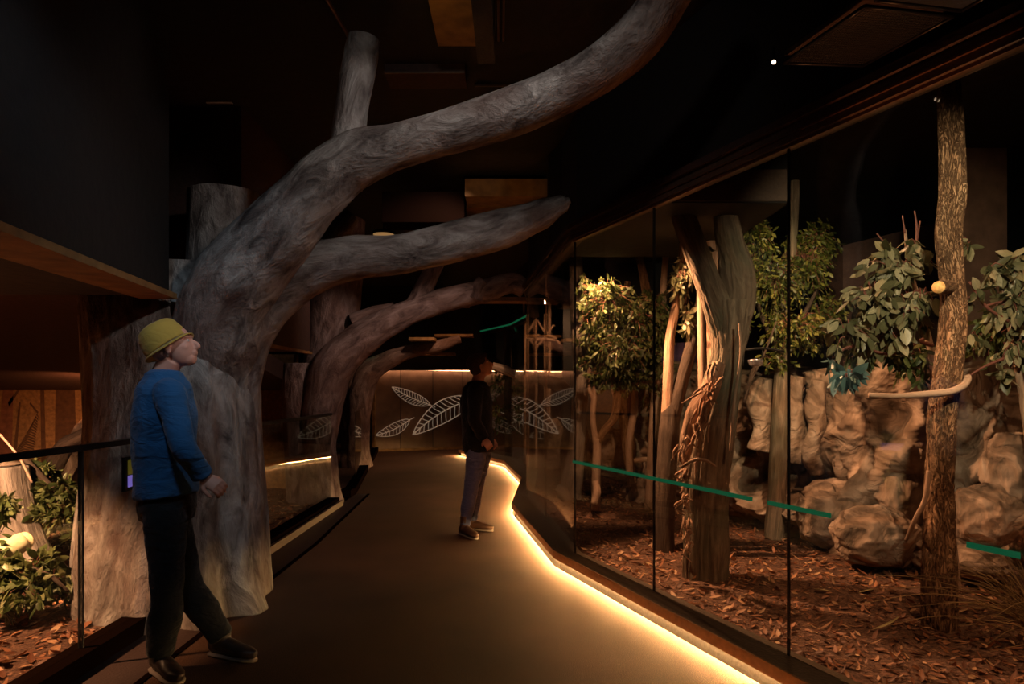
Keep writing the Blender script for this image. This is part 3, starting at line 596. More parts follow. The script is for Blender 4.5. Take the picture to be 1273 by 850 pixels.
# ------------------------------------------------------------ left balustrade
segs = [(0.6, 3.45), (3.45, 4.12), (5.3, 7.55), (7.55, 8.2)]
b = MB(); b.wallseg(LK[0], V(-2.1, 4.2), .14, 0, .10); b.wallseg(V(-2.1, 5.0), V(-2.1, 8.3), .14, 0, .10); b.wallseg(V(-2.1, 8.9), LK[1], .14, 0, .1); b.wallseg(LK[1], LK[1] * .58 + LK[2] * .42, .14, 0, .10); b.wallseg(LK[1] * .42 + LK[2] * .58, LK[2], .14, 0, .10)
tag(b.build('kerb_left', M['void']), kind='structure')
b = MB(); b.wallseg(V(-2.05, 5.05), V(-2.05, 8.3), .03, 0, .07); tag(b.build('trim_34', M['fascia']), kind='structure')
def rail(root, y0, y1):
    b = MB(); b.box(-2.20, -2.155, y0, y1, 1.095, 1.125); b.build('handrail', M['blackmetal'], root)
BG = 'glass balustrades along the left'
o = empty('glass_balustrade', (-2.17, 2.4, 0), 'clear glass balustrade with black handrail running into the first sculpted tree', 'balustrade', BG)
for y0, y1 in segs[:2]: b = MB(); b.wallseg((-2.17, y0 + .006), (-2.17, y1 - .006), .012, .10, 1.095); b.build('glass_pane', M['glass'], o)
b = MB(); b.box(-2.19, -2.165, 3.444, 3.456, .10, 1.1); b.build('joint_seal', M['black'], o); rail(o, .6, 4.12)
o = empty('glass_balustrade', (-2.17, 6.6, 0), 'clear glass balustrade with black handrail between the first and second sculpted trees', 'balustrade', BG)
for y0, y1 in segs[2:]: b = MB(); b.wallseg((-2.17, y0 + .006), (-2.17, y1 - .006), .012, .10, 1.095); b.build('glass_pane', M['glass'], o)
rail(o, 5.3, 8.2)
b = MB(); b.wallseg((-2.2, 9.6), (-2.58, 11.9), .012, .1, 1.1); tag(b.build('glass_balustrade', M['glass'], origin=(-2.5, 11.5, .1)), 'far clear glass balustrade beyond the second sculpted tree', 'balustrade', BG)
# modelled panel standing in for a screen reflected in the balustrade glass
o = empty('reflected_screen', (-2.14, 3.8, .95), 'reflection of a small picture screen, modelled on the balustrade behind the man', 'screen')
b = MB(); b.box(-2.155, -2.135, 3.77, 4.0, .84, 1.03); b.build('case', M['blackmetal'], o)
b = MB(); b.box(-2.135, -2.132, 3.795, 3.975, .93, 1.01); b.build('picture', plain('green_picture', (.10, .09, .01), .4, emit=(.35, .28, .03), es=.12), o)
b = MB(); b.box(-2.135, -2.132, 3.795, 3.975, .86, .925); b.build('caption_band', plain('violet_band', (.1, .08, .3), .4, emit=(.3, .22, .85), es=.4), o)

# ------------------------------------------------------------ sculpted trees
def PX(pts, Y=None):                            # (px, py, r_px[, Y]) -> tube path
    out = []
    for q in pts:
        y = q[3] if len(q) > 3 else Y; x, yy, z = W(q[0], q[1], y); out.append((x, yy, z, q[2] / F * y))
    return out
def loft(b, rows, nth=180, step=.012, seed=0, ridge=.05, flare=None, lump=.03):
    """rows: (z, cx, cy, rx, ry); upright trunk with furrows and root flares"""
    rows = sorted(rows); z = np.arange(rows[0][0], rows[-1][0] + 1e-6, step); Z = [r[0] for r in rows]
    def it(k): 
        v = np.interp(z, Z, [r[k] for r in rows]); n = 9; return np.convolve(np.pad(v, n, mode='edge'), np.ones(2 * n + 1) / (2 * n + 1), 'valid')
    cx, cy, rx, ry = it(1), it(2), it(3), it(4); th = np.linspace(0, 2 * np.pi, nth, endpoint=False)
    zz, tt = np.meshgrid(z, th, indexing='ij'); sway = tt + .12 * np.sin(zz * 1.7 + seed)
    q = np.stack([np.cos(sway) * 2.2, np.sin(sway) * 2.2, zz * .35], -1).reshape(-1, 3)
    k = 1 + ridge * ridged(q, seed, 3).reshape(zz.shape) + lump * fbm(np.stack([np.cos(tt), np.sin(tt), zz * 1.2], -1).reshape(-1, 3) * 1.3, seed + 5, 3).reshape(zz.shape)
    fine = fbm(np.stack([np.cos(sway) * 9, np.sin(sway) * 9, zz * 2.2], -1).reshape(-1, 3), seed + 8, 3).reshape(zz.shape); k = k + .012 * fine
    if flare:
        for (ang, wd, amt, h) in flare:
            dd = (tt - R(ang) + np.pi) % (2 * np.pi) - np.pi; k = k + amt * np.exp(-(dd / R(wd)) ** 2) * np.exp(-np.maximum(zz - rows[0][0], 0) / h)
    x = cx[:, None] + rx[:, None] * np.cos(tt) * k; y = cy[:, None] + ry[:, None] * np.sin(tt) * k
    v = np.stack([x, y, zz], -1).reshape(-1, 3); n = len(z)
    a = np.stack([np.cos(tt) * rx[:, None] + seed, np.sin(tt) * ry[:, None], zz * 1.0], -1).reshape(-1, 3)
    f = [(i * nth + j, i * nth + (j + 1) % nth, (i + 1) * nth + (j + 1) % nth, (i + 1) * nth + j) for i in range(n - 1) for j in range(nth)]
    v = np.concatenate([v, [(cx[-1], cy[-1], z[-1] + .01), (cx[0], cy[0], z[0])]]); a = np.concatenate([a, [(cx[-1], cy[-1], z[-1])] * 2]); m = n * nth
    f += [(m, (n - 1) * nth + j, (n - 1) * nth + (j + 1) % nth) for j in range(nth)] + [(m + 1, (j + 1) % nth, j) for j in range(nth)]
    b.add(v, f, a)
def knot(root, px, py, Y, r, seed=0, sq=.6, tilt=0.0):
    x, y, z = W(px, py, Y); b = MB(); n = 5
    for k, (rr, dy, tr) in enumerate(((1.0, .012, .34), (.62, .004, .26), (.3, .008, .22))):
        pts = [(x + r * rr * math.cos(t + tilt), y + dy, z + sq * r * rr * math.sin(t), r * tr * (1 + .3 * math.sin(3 * t + seed))) for t in np.linspace(.15 * k, 2 * np.pi - .25 + .15 * k, 14)]
        b.tube(pts, 10, .01, amp=.35, freq=40, seed=seed + k)
    b.build('knot', M['knot'], root)
Tn = empty('sculpted_tree', (-2.3, 4.55, 0), 'huge grey sculpted tree with long limbs behind the man in the blue jumper', 'tree', 'sculpted grey trees along the left')
b = MB()
loft(b, [(0, -2.27, 4.62, .60, .66), (.35, -2.28, 4.62, .585, .60), (.7, -2.27, 4.62, .555, .53), (1.2, -2.27, 4.62, .53, .48), (1.7, -2.29, 4.62, .545, .43), (1.95, -2.34, 4.66, .55, .38), (2.12, -2.39, 4.68, .52, .33), (2.26, -2.42, 4.70, .44, .26)],
     260, .008, 3, ridge=.065, flare=[(-50, 13, .20, .34), (-78, 12, .12, .40), (-22, 13, .28, .26), (-105, 16, .10, .3), (-36, 6, -.10, .8), (-64, 6, -.09, .7), (-48, 7, .06, 1.2)], lump=.04)
b.build('trunk', M['concrete_bark'], Tn)
b = MB(); loft(b, [(1.85, -2.03, 4.85, .27, .26), (2.4, -2.06, 4.9, .255, .25), (2.76, -2.07, 4.92, .25, .24), (2.82, -2.08, 4.92, .235, .22)], 120, .01, 11, ridge=.025, lump=.03); b.build('sawn_upright', M['concrete_bark'], Tn)
b = MB()
b.tube(PX([(272, 560, 20, 4.66), (272, 480, 40, 4.58), (272, 415, 54, 4.46), (294, 352, 50, 4.32), (340, 298, 45, 4.16), (392, 240, 38, 4.0), (440, 200, 35, 3.9), (500, 180, 27, 3.8), (570, 160, 27, 3.68), (640, 138, 29.5, 3.55), (700, 112, 28, 3.42), (757, 78, 28, 3.25), (800, 38, 29, 3.1), (834, -12, 28, 2.95), (868, -70, 28, 2.8)]),
       72, .012, amp=.10, freq=5, seed=21, lump=.07, long=.35)
b.build('limb', M['concrete_bark'], Tn)
b = MB(); b.tube(PX([(424, 232, 26, 3.97), (432, 180, 22, 3.95), (440, 120, 20.5, 3.92), (449, 70, 20, 3.9), (452, 48, 18.5, 3.9)]), 56, .012, amp=.09, freq=6, seed=31, lump=.05, long=.4); b.build('cut_limb', M['concrete_bark'], Tn)
b = MB()
b.tube(PX([(296, 560, 12, 4.66), (300, 500, 22, 4.64), (304, 440, 27, 4.58), (324, 386, 32, 4.5), (372, 342, 32, 4.42), (430, 322, 26.5, 4.38), (490, 316, 24, 4.34), (560, 302, 25, 4.3), (620, 286, 25, 4.26), (668, 268, 20, 4.22), (697, 254, 12, 4.2), (708, 249, 4, 4.2)]),
       64, .012, amp=.10, freq=6, seed=41, lump=.08, long=.4)
b.build('limb', M['concrete_bark'], Tn)
b = MB(); b.tube(PX([(378, 345, 26, 4.5), (400, 312, 17, 4.55), (420, 288, 15, 4.6), (438, 268, 10, 4.62)]), 48, .012, amp=.1, freq=8, seed=51, long=.4); b.build('cut_limb', M['concrete_bark'], Tn)

for a_ in ((536, 183, 3.72, .020, 3), (574, 152, 3.62, .026, 4), (686, 104, 3.39, .032, 5), (384, 230, 3.92, .024, 6), (601, 287, 4.215, .036, 8), (470, 322, 4.30, .018, 9), (257, 372, 4.13, .03, 10), (326, 383, 4.41, .03, 11)): knot(Tn, *a_)
T2 = empty('sculpted_tree', (-2.55, 8.7, 0), 'second sculpted tree, forked limb arching to the glass header above the man in black', 'tree', 'sculpted grey trees along the left')
b = MB()
loft(b, [(0, -2.53, 8.7, .33, .34), (.5, -2.56, 8.7, .31, .30), (1.0, -2.60, 8.7, .30, .27), (1.45, -2.64, 8.7, .28, .25), (1.75, -2.66, 8.72, .24, .22)], 140, .015, 61, ridge=.06, flare=[(-40, 18, .28, .16), (-80, 16, .15, .2), (-5, 15, .2, .15)], lump=.05)
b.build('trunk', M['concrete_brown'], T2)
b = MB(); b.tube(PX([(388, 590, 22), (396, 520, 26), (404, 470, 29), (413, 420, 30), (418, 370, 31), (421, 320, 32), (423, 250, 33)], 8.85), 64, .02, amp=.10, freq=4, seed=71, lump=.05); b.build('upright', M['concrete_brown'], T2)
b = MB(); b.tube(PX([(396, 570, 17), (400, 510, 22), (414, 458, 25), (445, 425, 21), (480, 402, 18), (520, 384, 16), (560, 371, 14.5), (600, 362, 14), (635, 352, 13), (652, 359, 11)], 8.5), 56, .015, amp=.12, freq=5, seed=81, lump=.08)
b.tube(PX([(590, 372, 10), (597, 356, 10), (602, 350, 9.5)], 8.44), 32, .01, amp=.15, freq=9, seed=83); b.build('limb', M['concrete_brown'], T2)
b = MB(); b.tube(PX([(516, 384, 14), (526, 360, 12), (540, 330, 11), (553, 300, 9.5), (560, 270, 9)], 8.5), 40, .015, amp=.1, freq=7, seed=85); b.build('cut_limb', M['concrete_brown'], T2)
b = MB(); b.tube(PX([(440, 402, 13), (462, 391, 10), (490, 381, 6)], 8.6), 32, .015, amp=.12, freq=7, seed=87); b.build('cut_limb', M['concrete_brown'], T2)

T3 = empty('sculpted_tree', (-2.8, 12.5, 0), 'third and farthest sculpted tree, standing beside the leaf patterned wall', 'tree', 'sculpted grey trees along the left')
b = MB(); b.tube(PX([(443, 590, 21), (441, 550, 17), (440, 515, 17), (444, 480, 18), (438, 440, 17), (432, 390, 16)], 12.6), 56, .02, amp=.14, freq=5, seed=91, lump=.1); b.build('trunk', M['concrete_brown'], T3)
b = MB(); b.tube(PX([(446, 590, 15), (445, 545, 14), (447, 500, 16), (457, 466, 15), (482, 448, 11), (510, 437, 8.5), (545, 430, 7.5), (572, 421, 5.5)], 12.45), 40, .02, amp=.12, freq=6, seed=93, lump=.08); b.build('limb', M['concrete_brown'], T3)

# ------------------------------------------------------------ exhibit trees (right)
GRP = 'living trees in the right exhibit'
def tree_thing(name, base, label, cat='tree', group=GRP): return empty(name, base, label, cat, group)
def foliage(root, blobs, ntw, nl, L0, L1, wr, mtl, seed, droop=1.0, name='foliage', twig='twig', out=.7, tw_r=.004, tintb=0.0):
    """blobs: (x,y,z,rx,ry,rz). twigs grow out of each blob's heart and carry hanging leaves"""
    g = np.random.default_rng(seed); P = []; AX = []; TI = []; tb = MB()
    vol = np.array([q[3] * q[4] * q[5] for q in blobs]); vol = vol / vol.sum()
    for q, share in zip(blobs, vol):
        c = V(*q[:3]); rr = V(*q[3:6])
        for _ in range(max(2, int(ntw * share))):
            d = g.normal(size=3); d /= np.linalg.norm(d); d[2] = d[2] * .8 + .1
            s0 = c + rr * d * g.uniform(0, .35); e = c + rr * d * g.uniform(out, 1.0) - V(0, 0, rr[2] * .12); m = (s0 + e) / 2 + V(0, 0, rr[2] * .22)
            tb.tube([(*s0, tw_r), (*m, tw_r * .75), (*e, tw_r * .3)], 5, .12, cap=False)
            for k in range(nl):
                t = g.uniform(.15, 1.05); p = (1 - t) ** 2 * s0 + 2 * t * (1 - t) * m + t * t * e
                P.append(p + g.normal(size=3) * .012); a = d * .45 + g.normal(size=3) * .5 - V(0, 0, droop * g.uniform(.4, 1.2)); AX.append(a); TI.append(g.random() * .9 + tintb)
    P = np.array(P); AX = np.array(AX); n = len(P); b = MB(); Ln = g.uniform(L0, L1, n)
    leaves(b, P, AX, g.normal(size=(n, 3)), Ln, Ln * g.uniform(wr * .75, wr * 1.25, n), .35, np.clip(np.array(TI), 0, 1))
    b.build(name, mtl, root)['kind'] = 'stuff'; tb.build(twig + 's', M['twig'], root)['kind'] = 'stuff'
def wblob(px, py, Y, rx, ry, rz=None):          # ellipsoid given by its look: centre px, half sizes px
    x, y, z = W(px, py, Y); return (x, y, z, rx / F * Y, (rz if rz else min(rx, ry)) / F * Y, ry / F * Y)

# A: forked gum
A = tree_thing('gum_tree', (1.37, 4.95, 0), 'thick forked gum tree with peeling bark, centre of the right exhibit')
b = MB(); b.tube(PX([(877, 738, 29), (877, 722, 27.5), (877, 650, 27), (878, 590, 28), (884, 540, 28), (894, 490, 24), (903, 445, 19), (907, 410, 23), (907, 375, 25)], 4.95), 190, .012, amp=.16, freq=9, seed=101, lump=.10, long=.14, furrow=.022, ff=40); b.build('trunk', M['gum_bark'], A)
b = MB(); b.tube(PX([(905, 480, 8), (910, 430, 14), (918, 375, 19), (916, 340, 20), (907, 300, 16), (901, 262, 14), (899, 225, 13)], 4.95), 120, .012, amp=.14, freq=9, seed=103, lump=.1, long=.14, furrow=.03, ff=45); b.build('limb', M['gum_bark'], A)
b = MB(); b.tube(PX([(908, 480, 8, 4.97), (906, 440, 13, 4.95), (895, 390, 17), (878, 345, 14.5), (861, 300, 14), (847, 262, 14), (838, 230, 13)], 4.94), 120, .012, amp=.14, freq=9, seed=105, lump=.06, long=.14, furrow=.03, ff=45); b.build('limb', M['gum_bark'], A)
b = MB(); b.tube(PX([(893, 452, 8, 4.80), (884, 480, 12, 4.76), (868, 510, 13, 4.74), (856, 540, 9, 4.74), (852, 570, 6, 4.78)]), 36, .01, amp=.3, freq=14, seed=107, long=.15)
g = np.random.default_rng(5)
for k in range(46):                             # loose strips of bark
    t = g.random(); px = 893 - 42 * t + g.normal() * 7; py = 455 + 110 * t + g.normal() * 6; L_ = g.uniform(8, 28); a = g.normal() * 7
    b.tube(PX([(px, py, 1.6, 4.66), (px + a * .5 - 4, py + L_ * .5, 1.3, 4.62), (px + a - 7 * g.random(), py + L_, .5, 4.64 + g.normal() * .03)]), 6, .03, cap=False)
for k in range(40):
    t = g.random(); px = 851 + g.normal() * 3 + 5 * (t > .7); py = 560 + 120 * t; L_ = g.uniform(6, 22)
    b.tube(PX([(px, py, 1.5, 4.78), (px - 3 + g.normal() * 3, py + L_ * .5, 1.3, 4.74), (px + g.normal() * 5, py + L_, .4, 4.74)]), 6, .03, cap=False)
b.build('peeling_bark', M['peel_bark'], A)
b = MB(); b.tube(PX([(848, 580, 2.2, 4.7), (862, 572, 2.2, 4.62), (877, 572, 2, 4.6), (890, 580, 1.5, 4.6)]), 8, .02, amp=.1); b.build('bark_curl', M['stick'], A)

# B: furrowed trunk
B = tree_thing('gum_tree', (2.43, 3.93, 0), 'tall straight trunk with furrowed orange bark, nearest in the right exhibit')
b = MB(); b.tube(PX([(1169, 802, 22), (1168, 788, 20), (1167, 720, 18.5), (1168, 650, 17), (1169, 580, 15.5), (1171, 520, 15.5), (1178, 465, 14.5), (1184, 405, 14.5), (1183, 350, 13.5), (1179, 290, 14), (1184, 240, 14.5), (1183, 170, 13), (1180, 110, 12.5), (1180, 20, 12.5), (1180, -10, 12)], 3.93), 170, .007, amp=.14, freq=16, seed=111, lump=.10, long=.16, furrow=.075, ff=62, fa=.16); b.build('trunk', M['furrow_bark'], B)
b = MB(); b.tube(PX([(1180, 357, 9, 3.9), (1172, 357, 8.5, 3.83), (1167, 357, 8, 3.78)]), 24, .01, amp=.06, freq=12); o = b.build('branch_stub', M['furrow_bark'], B)
b = MB(); b.tube(PX([(1167, 357, 7.4, 3.779), (1166.5, 357, 7.4, 3.774)]), 24, .01); b.build('cut_face', M['cutwood'], o)
b = MB(); b.tube(PX([(1080, 491, 3.4, 3.86), (1115, 492, 3.6, 3.82), (1150, 490, 4.2, 3.79), (1180, 487, 4.5, 3.8), (1197, 480, 4.6, 3.82), (1203, 471, 4.6, 3.84), (1202, 467, 4, 3.84)]), 20, .01, amp=.18, freq=20, seed=5, long=.6)
tag(b.build('perch_branch', M['stick'], origin=W(1150, 490, 3.79)), 'smooth curved branch fixed level across the furrowed trunk', 'branch')
b = MB(); b.tube(PX([(1155, 585, 3, 3.82), (1150, 620, 3, 3.8), (1138, 645, 2.8, 3.8), (1126, 672, 1.8, 3.84)]), 12, .01, amp=.12, freq=20); b.build('dead_shoot', M['stick'], B)

# C: dark double trunk
Cc = tree_thing('gum_tree', (1.32, 5.8, 0), 'dark slender tree forking low, left of the thick forked gum tree')
b = MB(); b.tube(PX([(825, 698, 14), (826, 640, 12.5), (829, 580, 12.5), (832, 540, 13), (833, 515, 11), (834, 495, 5)], 5.8), 40, .015, amp=.16, freq=12, seed=121, long=.15); b.build('trunk', M['dark_bark'], Cc)
b = MB(); b.tube(PX([(829, 575, 6), (829, 530, 8), (830, 485, 6.5), (832, 430, 6), (838, 390, 5.5), (845, 340, 5), (849, 300, 4), (845, 262, 4)], 5.8), 24, .015, amp=.14, freq=14, seed=123, long=.2); b.build('limb', M['peel_bark'], Cc)
b = MB(); b.tube(PX([(832, 575, 7), (836, 522, 9.5), (848, 470, 8.5), (859, 430, 8), (866, 405, 7), (872, 370, 6), (882, 320, 5)], 5.8), 28, .015, amp=.14, freq=14, seed=125, long=.2); b.build('limb', M['dark_bark'], Cc)
foliage(Cc, [wblob(853, 350, 5.75, 20, 45), wblob(858, 400, 5.75, 18, 30)], 40, 7, .06, .10, .40, M['leaf_big'], 126, 1.1)

# D: thin trunk right of A with small leaved crown
D = tree_thing('gum_tree', (2.45, 6.3, 0), 'slim tree with a dense crown of tiny leaves, in front of the pale rock columns')
b = MB(); b.tube(PX([(960, 690, 13), (962, 660, 11.5), (966, 600, 11), (969, 540, 11), (971, 480, 10), (974, 430, 8), (976, 380, 6), (984, 320, 5), (987, 260, 6), (988, 225, 6)], 6.3), 40, .015, amp=.16, freq=12, seed=131, long=.15); b.build('trunk', M['gum_bark'], D)
b = MB()
for q in ([(973, 440, 4), (950, 400, 3), (935, 350, 2)], [(975, 420, 4), (1000, 390, 3), (1020, 350, 2)], [(980, 350, 4), (955, 310, 3), (940, 285, 2)], [(972, 460, 3.5), (940, 455, 2.4), (925, 500, 2)]): b = MB(); b.tube(PX(q, 6.25), 10, .03, amp=.1); b.build('branch', M['dark_bark'], D)
foliage(D, [wblob(942, 300, 6.2, 28, 40), wblob(960, 355, 6.2, 40, 52), wblob(1000, 330, 6.3, 34, 60), wblob(985, 410, 6.2, 45, 40), wblob(1022, 400, 6.4, 30, 50), wblob(1020, 300, 6.5, 25, 38), wblob(965, 450, 6.2, 25, 18), wblob(935, 340, 6.2, 22, 50), wblob(925, 390, 6.2, 14, 40)], 560, 17, .032, .062, .42, M['leaf_small'], 133, .7, tw_r=.003)

# crown 1 : leafy saplings left part
E = tree_thing('gum_sapling', (.93, 7.5, 0), 'pale slender sapling forking low, with a broad hanging crown behind the glass corner')
b = MB(); b.tube(PX([(741, 634, 6), (741, 600, 5.5), (742, 565, 5.5), (742, 545, 5)], 7.5), 20, .02, amp=.1, freq=12); b.build('trunk', M['stick'], E)
for k, q in enumerate(([(741, 552, 4), (737, 520, 3.6), (739, 490, 3.5), (742, 470, 3), (748, 440, 2.5), (752, 410, 2.2)], [(743, 550, 4.5), (752, 534, 4.5), (763, 520, 5), (767, 495, 5), (763, 470, 4), (768, 440, 4), (770, 400, 4)], [(739, 500, 3), (732, 480, 2.6), (733, 455, 2.4), (740, 425, 2), (736, 395, 2)], [(767, 500, 3), (758, 470, 2.5), (752, 440, 2.2), (764, 400, 2)])):
    b = MB(); b.tube(PX(q, 7.5), 16, .02, amp=.12, freq=14, seed=k); b.build('limb', M['stick'] if k != 1 else M['furrow_bark'], E)
foliage(E, [wblob(755, 375, 7.4, 38, 38), wblob(790, 400, 7.4, 38, 42), wblob(745, 420, 7.5, 28, 36), wblob(775, 440, 7.3, 45, 38), wblob(812, 380, 7.5, 22, 32), wblob(732, 360, 7.6, 18, 28), wblob(808, 440, 7.4, 22, 40), wblob(820, 415, 7.4, 18, 40), wblob(760, 470, 7.4, 40, 18), wblob(726, 400, 7.5, 14, 34), wblob(742, 455, 7.5, 26, 26), wblob(790, 475, 7.4, 34, 22), wblob(826, 450, 7.3, 14, 34)], 440, 15, .045, .085, .38, M['leaf_mid'], 141, 1.0)
E2 = tree_thing('gum_sapling', (1.33, 7.9, 0), 'thin bare pole like sapling standing right of the forked sapling')
b = MB(); b.tube(PX([(783, 590, 4.5), (782, 550, 4.5), (788, 510, 4.5), (789, 470, 4), (790, 430, 3), (792, 400, 3)], 7.9), 16, .02, amp=.1, freq=12); b.build('trunk', M['stick'], E2)
E3 = tree_thing('gum_sapling', (1.2, 8.1, 0), 'brown leaning sapling with a leafy top, between the two pale saplings')
b = MB(); b.tube(PX([(786, 600, 6), (780, 560, 6), (775, 520, 5.5), (773, 490, 5), (772, 450, 5), (775, 400, 5), (780, 350, 4)], 8.1), 20, .02, amp=.16, freq=12); b.build('trunk', M['furrow_bark'], E3)
foliage(E3, [wblob(788, 455, 8.0, 26, 30), wblob(800, 490, 8.0, 18, 26)], 50, 14, .05, .09, .38, M['leaf_mid'], 147, 1.0)
# tall thin stems reaching the roof
for k, (q, Y, mm, lb) in enumerate([([(828, 640, 5), (818, 520, 5), (812, 420, 5.5), (803, 360, 5.5), (796, 325, 4.5), (789, 303, 4)], 7.9, 'furrow_bark', 'crooked thin trunk with a broken top rising out of the sapling crown'),
                                    ([(806, 640, 5), (812, 520, 5), (822, 400, 4.5), (826, 340, 4), (829, 290, 3.6), (830, 240, 3.6)], 7.7, 'stick', 'straight pale pole like trunk rising beside the broken topped trunk'),
                                    ([(872, 640, 5), (873, 500, 5), (871, 380, 4.5), (870, 300, 4.5), (871, 230, 4.5)], 5.6, 'stick', 'pale thin trunk seen in the fork of the thick gum tree'),
                                    ([(890, 640, 8), (888, 500, 8), (886, 380, 8), (884, 300, 8), (882, 230, 8)], 5.75, 'peel_bark', 'mottled trunk close behind the fork of the thick gum tree')]):
    x, y, z = W(q[0][0], q[0][1], Y); t = tree_thing('slender_tree', (x, y, 0), lb); b = MB(); q = [(q[0][0], 485 + 849 * 1.4 / Y, q[0][2])] + q[1:]
    b.tube(PX(q, Y), 20, .02, amp=.12, freq=12, seed=k); b.build('trunk', M[mm], t)
    if k == 2: foliage(t, [wblob(873, 310, 5.5, 10, 28), wblob(884, 355, 5.5, 9, 26), wblob(864, 290, 5.5, 8, 22)], 22, 8, .05, .08, .35, M['leaf_big'], 151, 1.2)
# F: speckled post-like trunk at the glass corner and friends
T = tree_thing('gum_tree', (.66, 8.6, 0), 'speckled grey trunk with a spreading root, right behind the dark glass corner joint')
b = MB(); b.tube(PX([(705, 632, 17), (710, 600, 13), (716, 560, 10.5), (720, 510, 9.5), (722, 460, 9.5), (718, 400, 9), (716, 340, 8.5), (715, 290, 8)], 8.6), 36, .02, amp=.15, freq=10, seed=161); b.build('trunk', M['log_grey'], T)
b = MB(); b.tube(PX([(708, 628, 7, 8.5), (700, 612, 7, 8.4), (694, 606, 5, 8.35)]), 20, .02, amp=.2, freq=12); b.build('root', M['log_grey'], T)
T = tree_thing('gum_tree', (.1, 11.8, 0), 'dark stick thin trunk just right of the man in black'); b = MB(); b.tube(PX([(633, 570, 5), (632, 500, 5.5), (632, 450, 5), (630, 400, 5), (630, 370, 4)], 13.4), 20, .03, amp=.16, freq=10, seed=165); b.build('trunk', M['dark_bark'], T)
foliage(T, [wblob(622, 480, 13.4, 14, 28), wblob(620, 520, 13.4, 12, 26), wblob(642, 500, 13.4, 12, 30)], 46, 12, .06, .11, .36, M['leaf_mid'], 167, 1.0)
T = tree_thing('wooden_post', (.3, 11.6, 0), 'straight brown wooden post behind the narrow far glass', 'post'); b = MB(); b.tube(PX([(655, 585, 4.5), (655, 500, 4.5), (655, 420, 4.5), (654, 372, 4.5)], 11.9), 16, .04, amp=.08, freq=10); b.build('pole', M['peel_bark'], T)
# climbing frame of branches and rope
T = empty('climbing_frame', W(678, 560, 12.0)[:2] + (0,), 'climbing frame of upright poles and crossing sticks behind the angled glass', 'climbing frame')
for q in ([(666, 583, 2.4), (665, 450, 2.2), (665, 374, 2.2)], [(678, 583, 2.6), (678, 450, 2.4), (678, 390, 2.4)], [(682, 583, 1.8), (683, 450, 1.8), (683, 376, 1.8)]): b = MB(); b.tube(PX(q, 12.0), 10, .06, amp=.08, freq=9); b.build('pole', M['stick'], T)
for q in ([(656, 421, 2), (690, 422, 2)], [(664, 435, 1.6), (678, 418, 1.6), (688, 404, 1.2)], [(680, 416, 1.6), (690, 420, 1.6), (696, 428, 1.2)], [(680, 417, 1.6), (672, 405, 1.4), (668, 398, 1)], [(656, 422, 1.4), (662, 416, 1.4), (670, 416, 1)]): b = MB(); b.tube(PX(q, 11.95), 8, .05, amp=.1); b.build('crossbar', M['stick'], T)
# pale fallen limbs / logs
def log(path, Y, mtl, lab, grp='logs in the enclosures', nm='log', seed=0, cat='log', amp=.12):
    q = PX(path, Y); c = q[len(q) // 2][:3]; b = MB(); b.tube(q, 32, .02, amp=amp, freq=9, seed=seed, lump=.05, long=.3); o = b.build(nm, mtl, origin=c); return tag(o, lab, cat, grp)
log([(612, 455, 5), (628, 460, 6), (642, 467, 5)], 12.6, M['log_grey'], 'pale limb pointing down beside the face of the man in black', seed=171)
log([(664, 468, 7), (682, 474, 7.5), (698, 480, 8), (706, 490, 7)], 10.6, M['log_grey'], 'pale horizontal limb behind the angled glass, below the climbing frame', seed=172)
log([(722, 444, 6), (735, 448, 8), (752, 455, 8), (775, 462, 6)], 9.2, M['log_grey'], 'thick pale limb lying level behind the sapling crown', seed=173)
log([(785, 573, 2.5), (800, 571, 3), (822, 571, 3)], 8.2, M['stick'], 'thin log resting between posts, low behind the pale saplings', seed=174)
log([(788, 566, 3), (800, 560, 4), (815, 564, 3)], 8.6, M['stick'], 'short broken log lying above the thin resting log', seed=175)
log([(738, 627, 4, 7.3), (742, 612, 5, 7.35), (740, 598, 3.5, 7.4)], None, M['stick'], 'short bright stick of wood upright at the foot of the forked sapling', seed=176)
# purple backdrop, boxes, far exhibit backing
b = MB(); x0 = W(770, 500, 9.3)[0]; x1 = W(870, 500, 9.3)[0]; 
n = 60; xs = np.linspace(x0, x1, n); v = []; f = []
for z in (0, 2.05): v += [(x, 9.3 + .03 * math.sin(i * .9), z) for i, x in enumerate(xs)]
for i in range(n - 1): f.append((i, i + 1, n + i + 1, n + i))
b.add(v, f); o = b.build('curtain', M['purple'], origin=(0, 9.3, 0)); m = o.modifiers.new('solid', 'SOLIDIFY'); m.thickness = .01; tag(o, 'purple lit curtain behind the saplings', 'curtain')
def boulder(px, py, Y, rx, ry, lab, seed, dep=None, sq=.22):
    c = W(px, py, Y); b = MB(); r = (rx / F * Y, (dep or rx / F * Y * .8), ry / F * Y); b.ball((0, 0, 0), r, 56, amp=sq, seed=seed, freq=2.4)
    o = b.build('boulder', M['rock'], origin=None); o.location = c; return tag(o, lab, 'boulder', 'boulders in the enclosures')
boulder(770, 565, 8.9, 40, 30, 'grey boulder low behind the pale saplings', 201)
boulder(716, 570, 10.4, 20, 48, 'tall pale stone block behind the speckled trunk', 203, sq=.08)
boulder(690, 560, 11.6, 14, 40, 'pale slab of stone seen through the angled glass', 205, sq=.08)
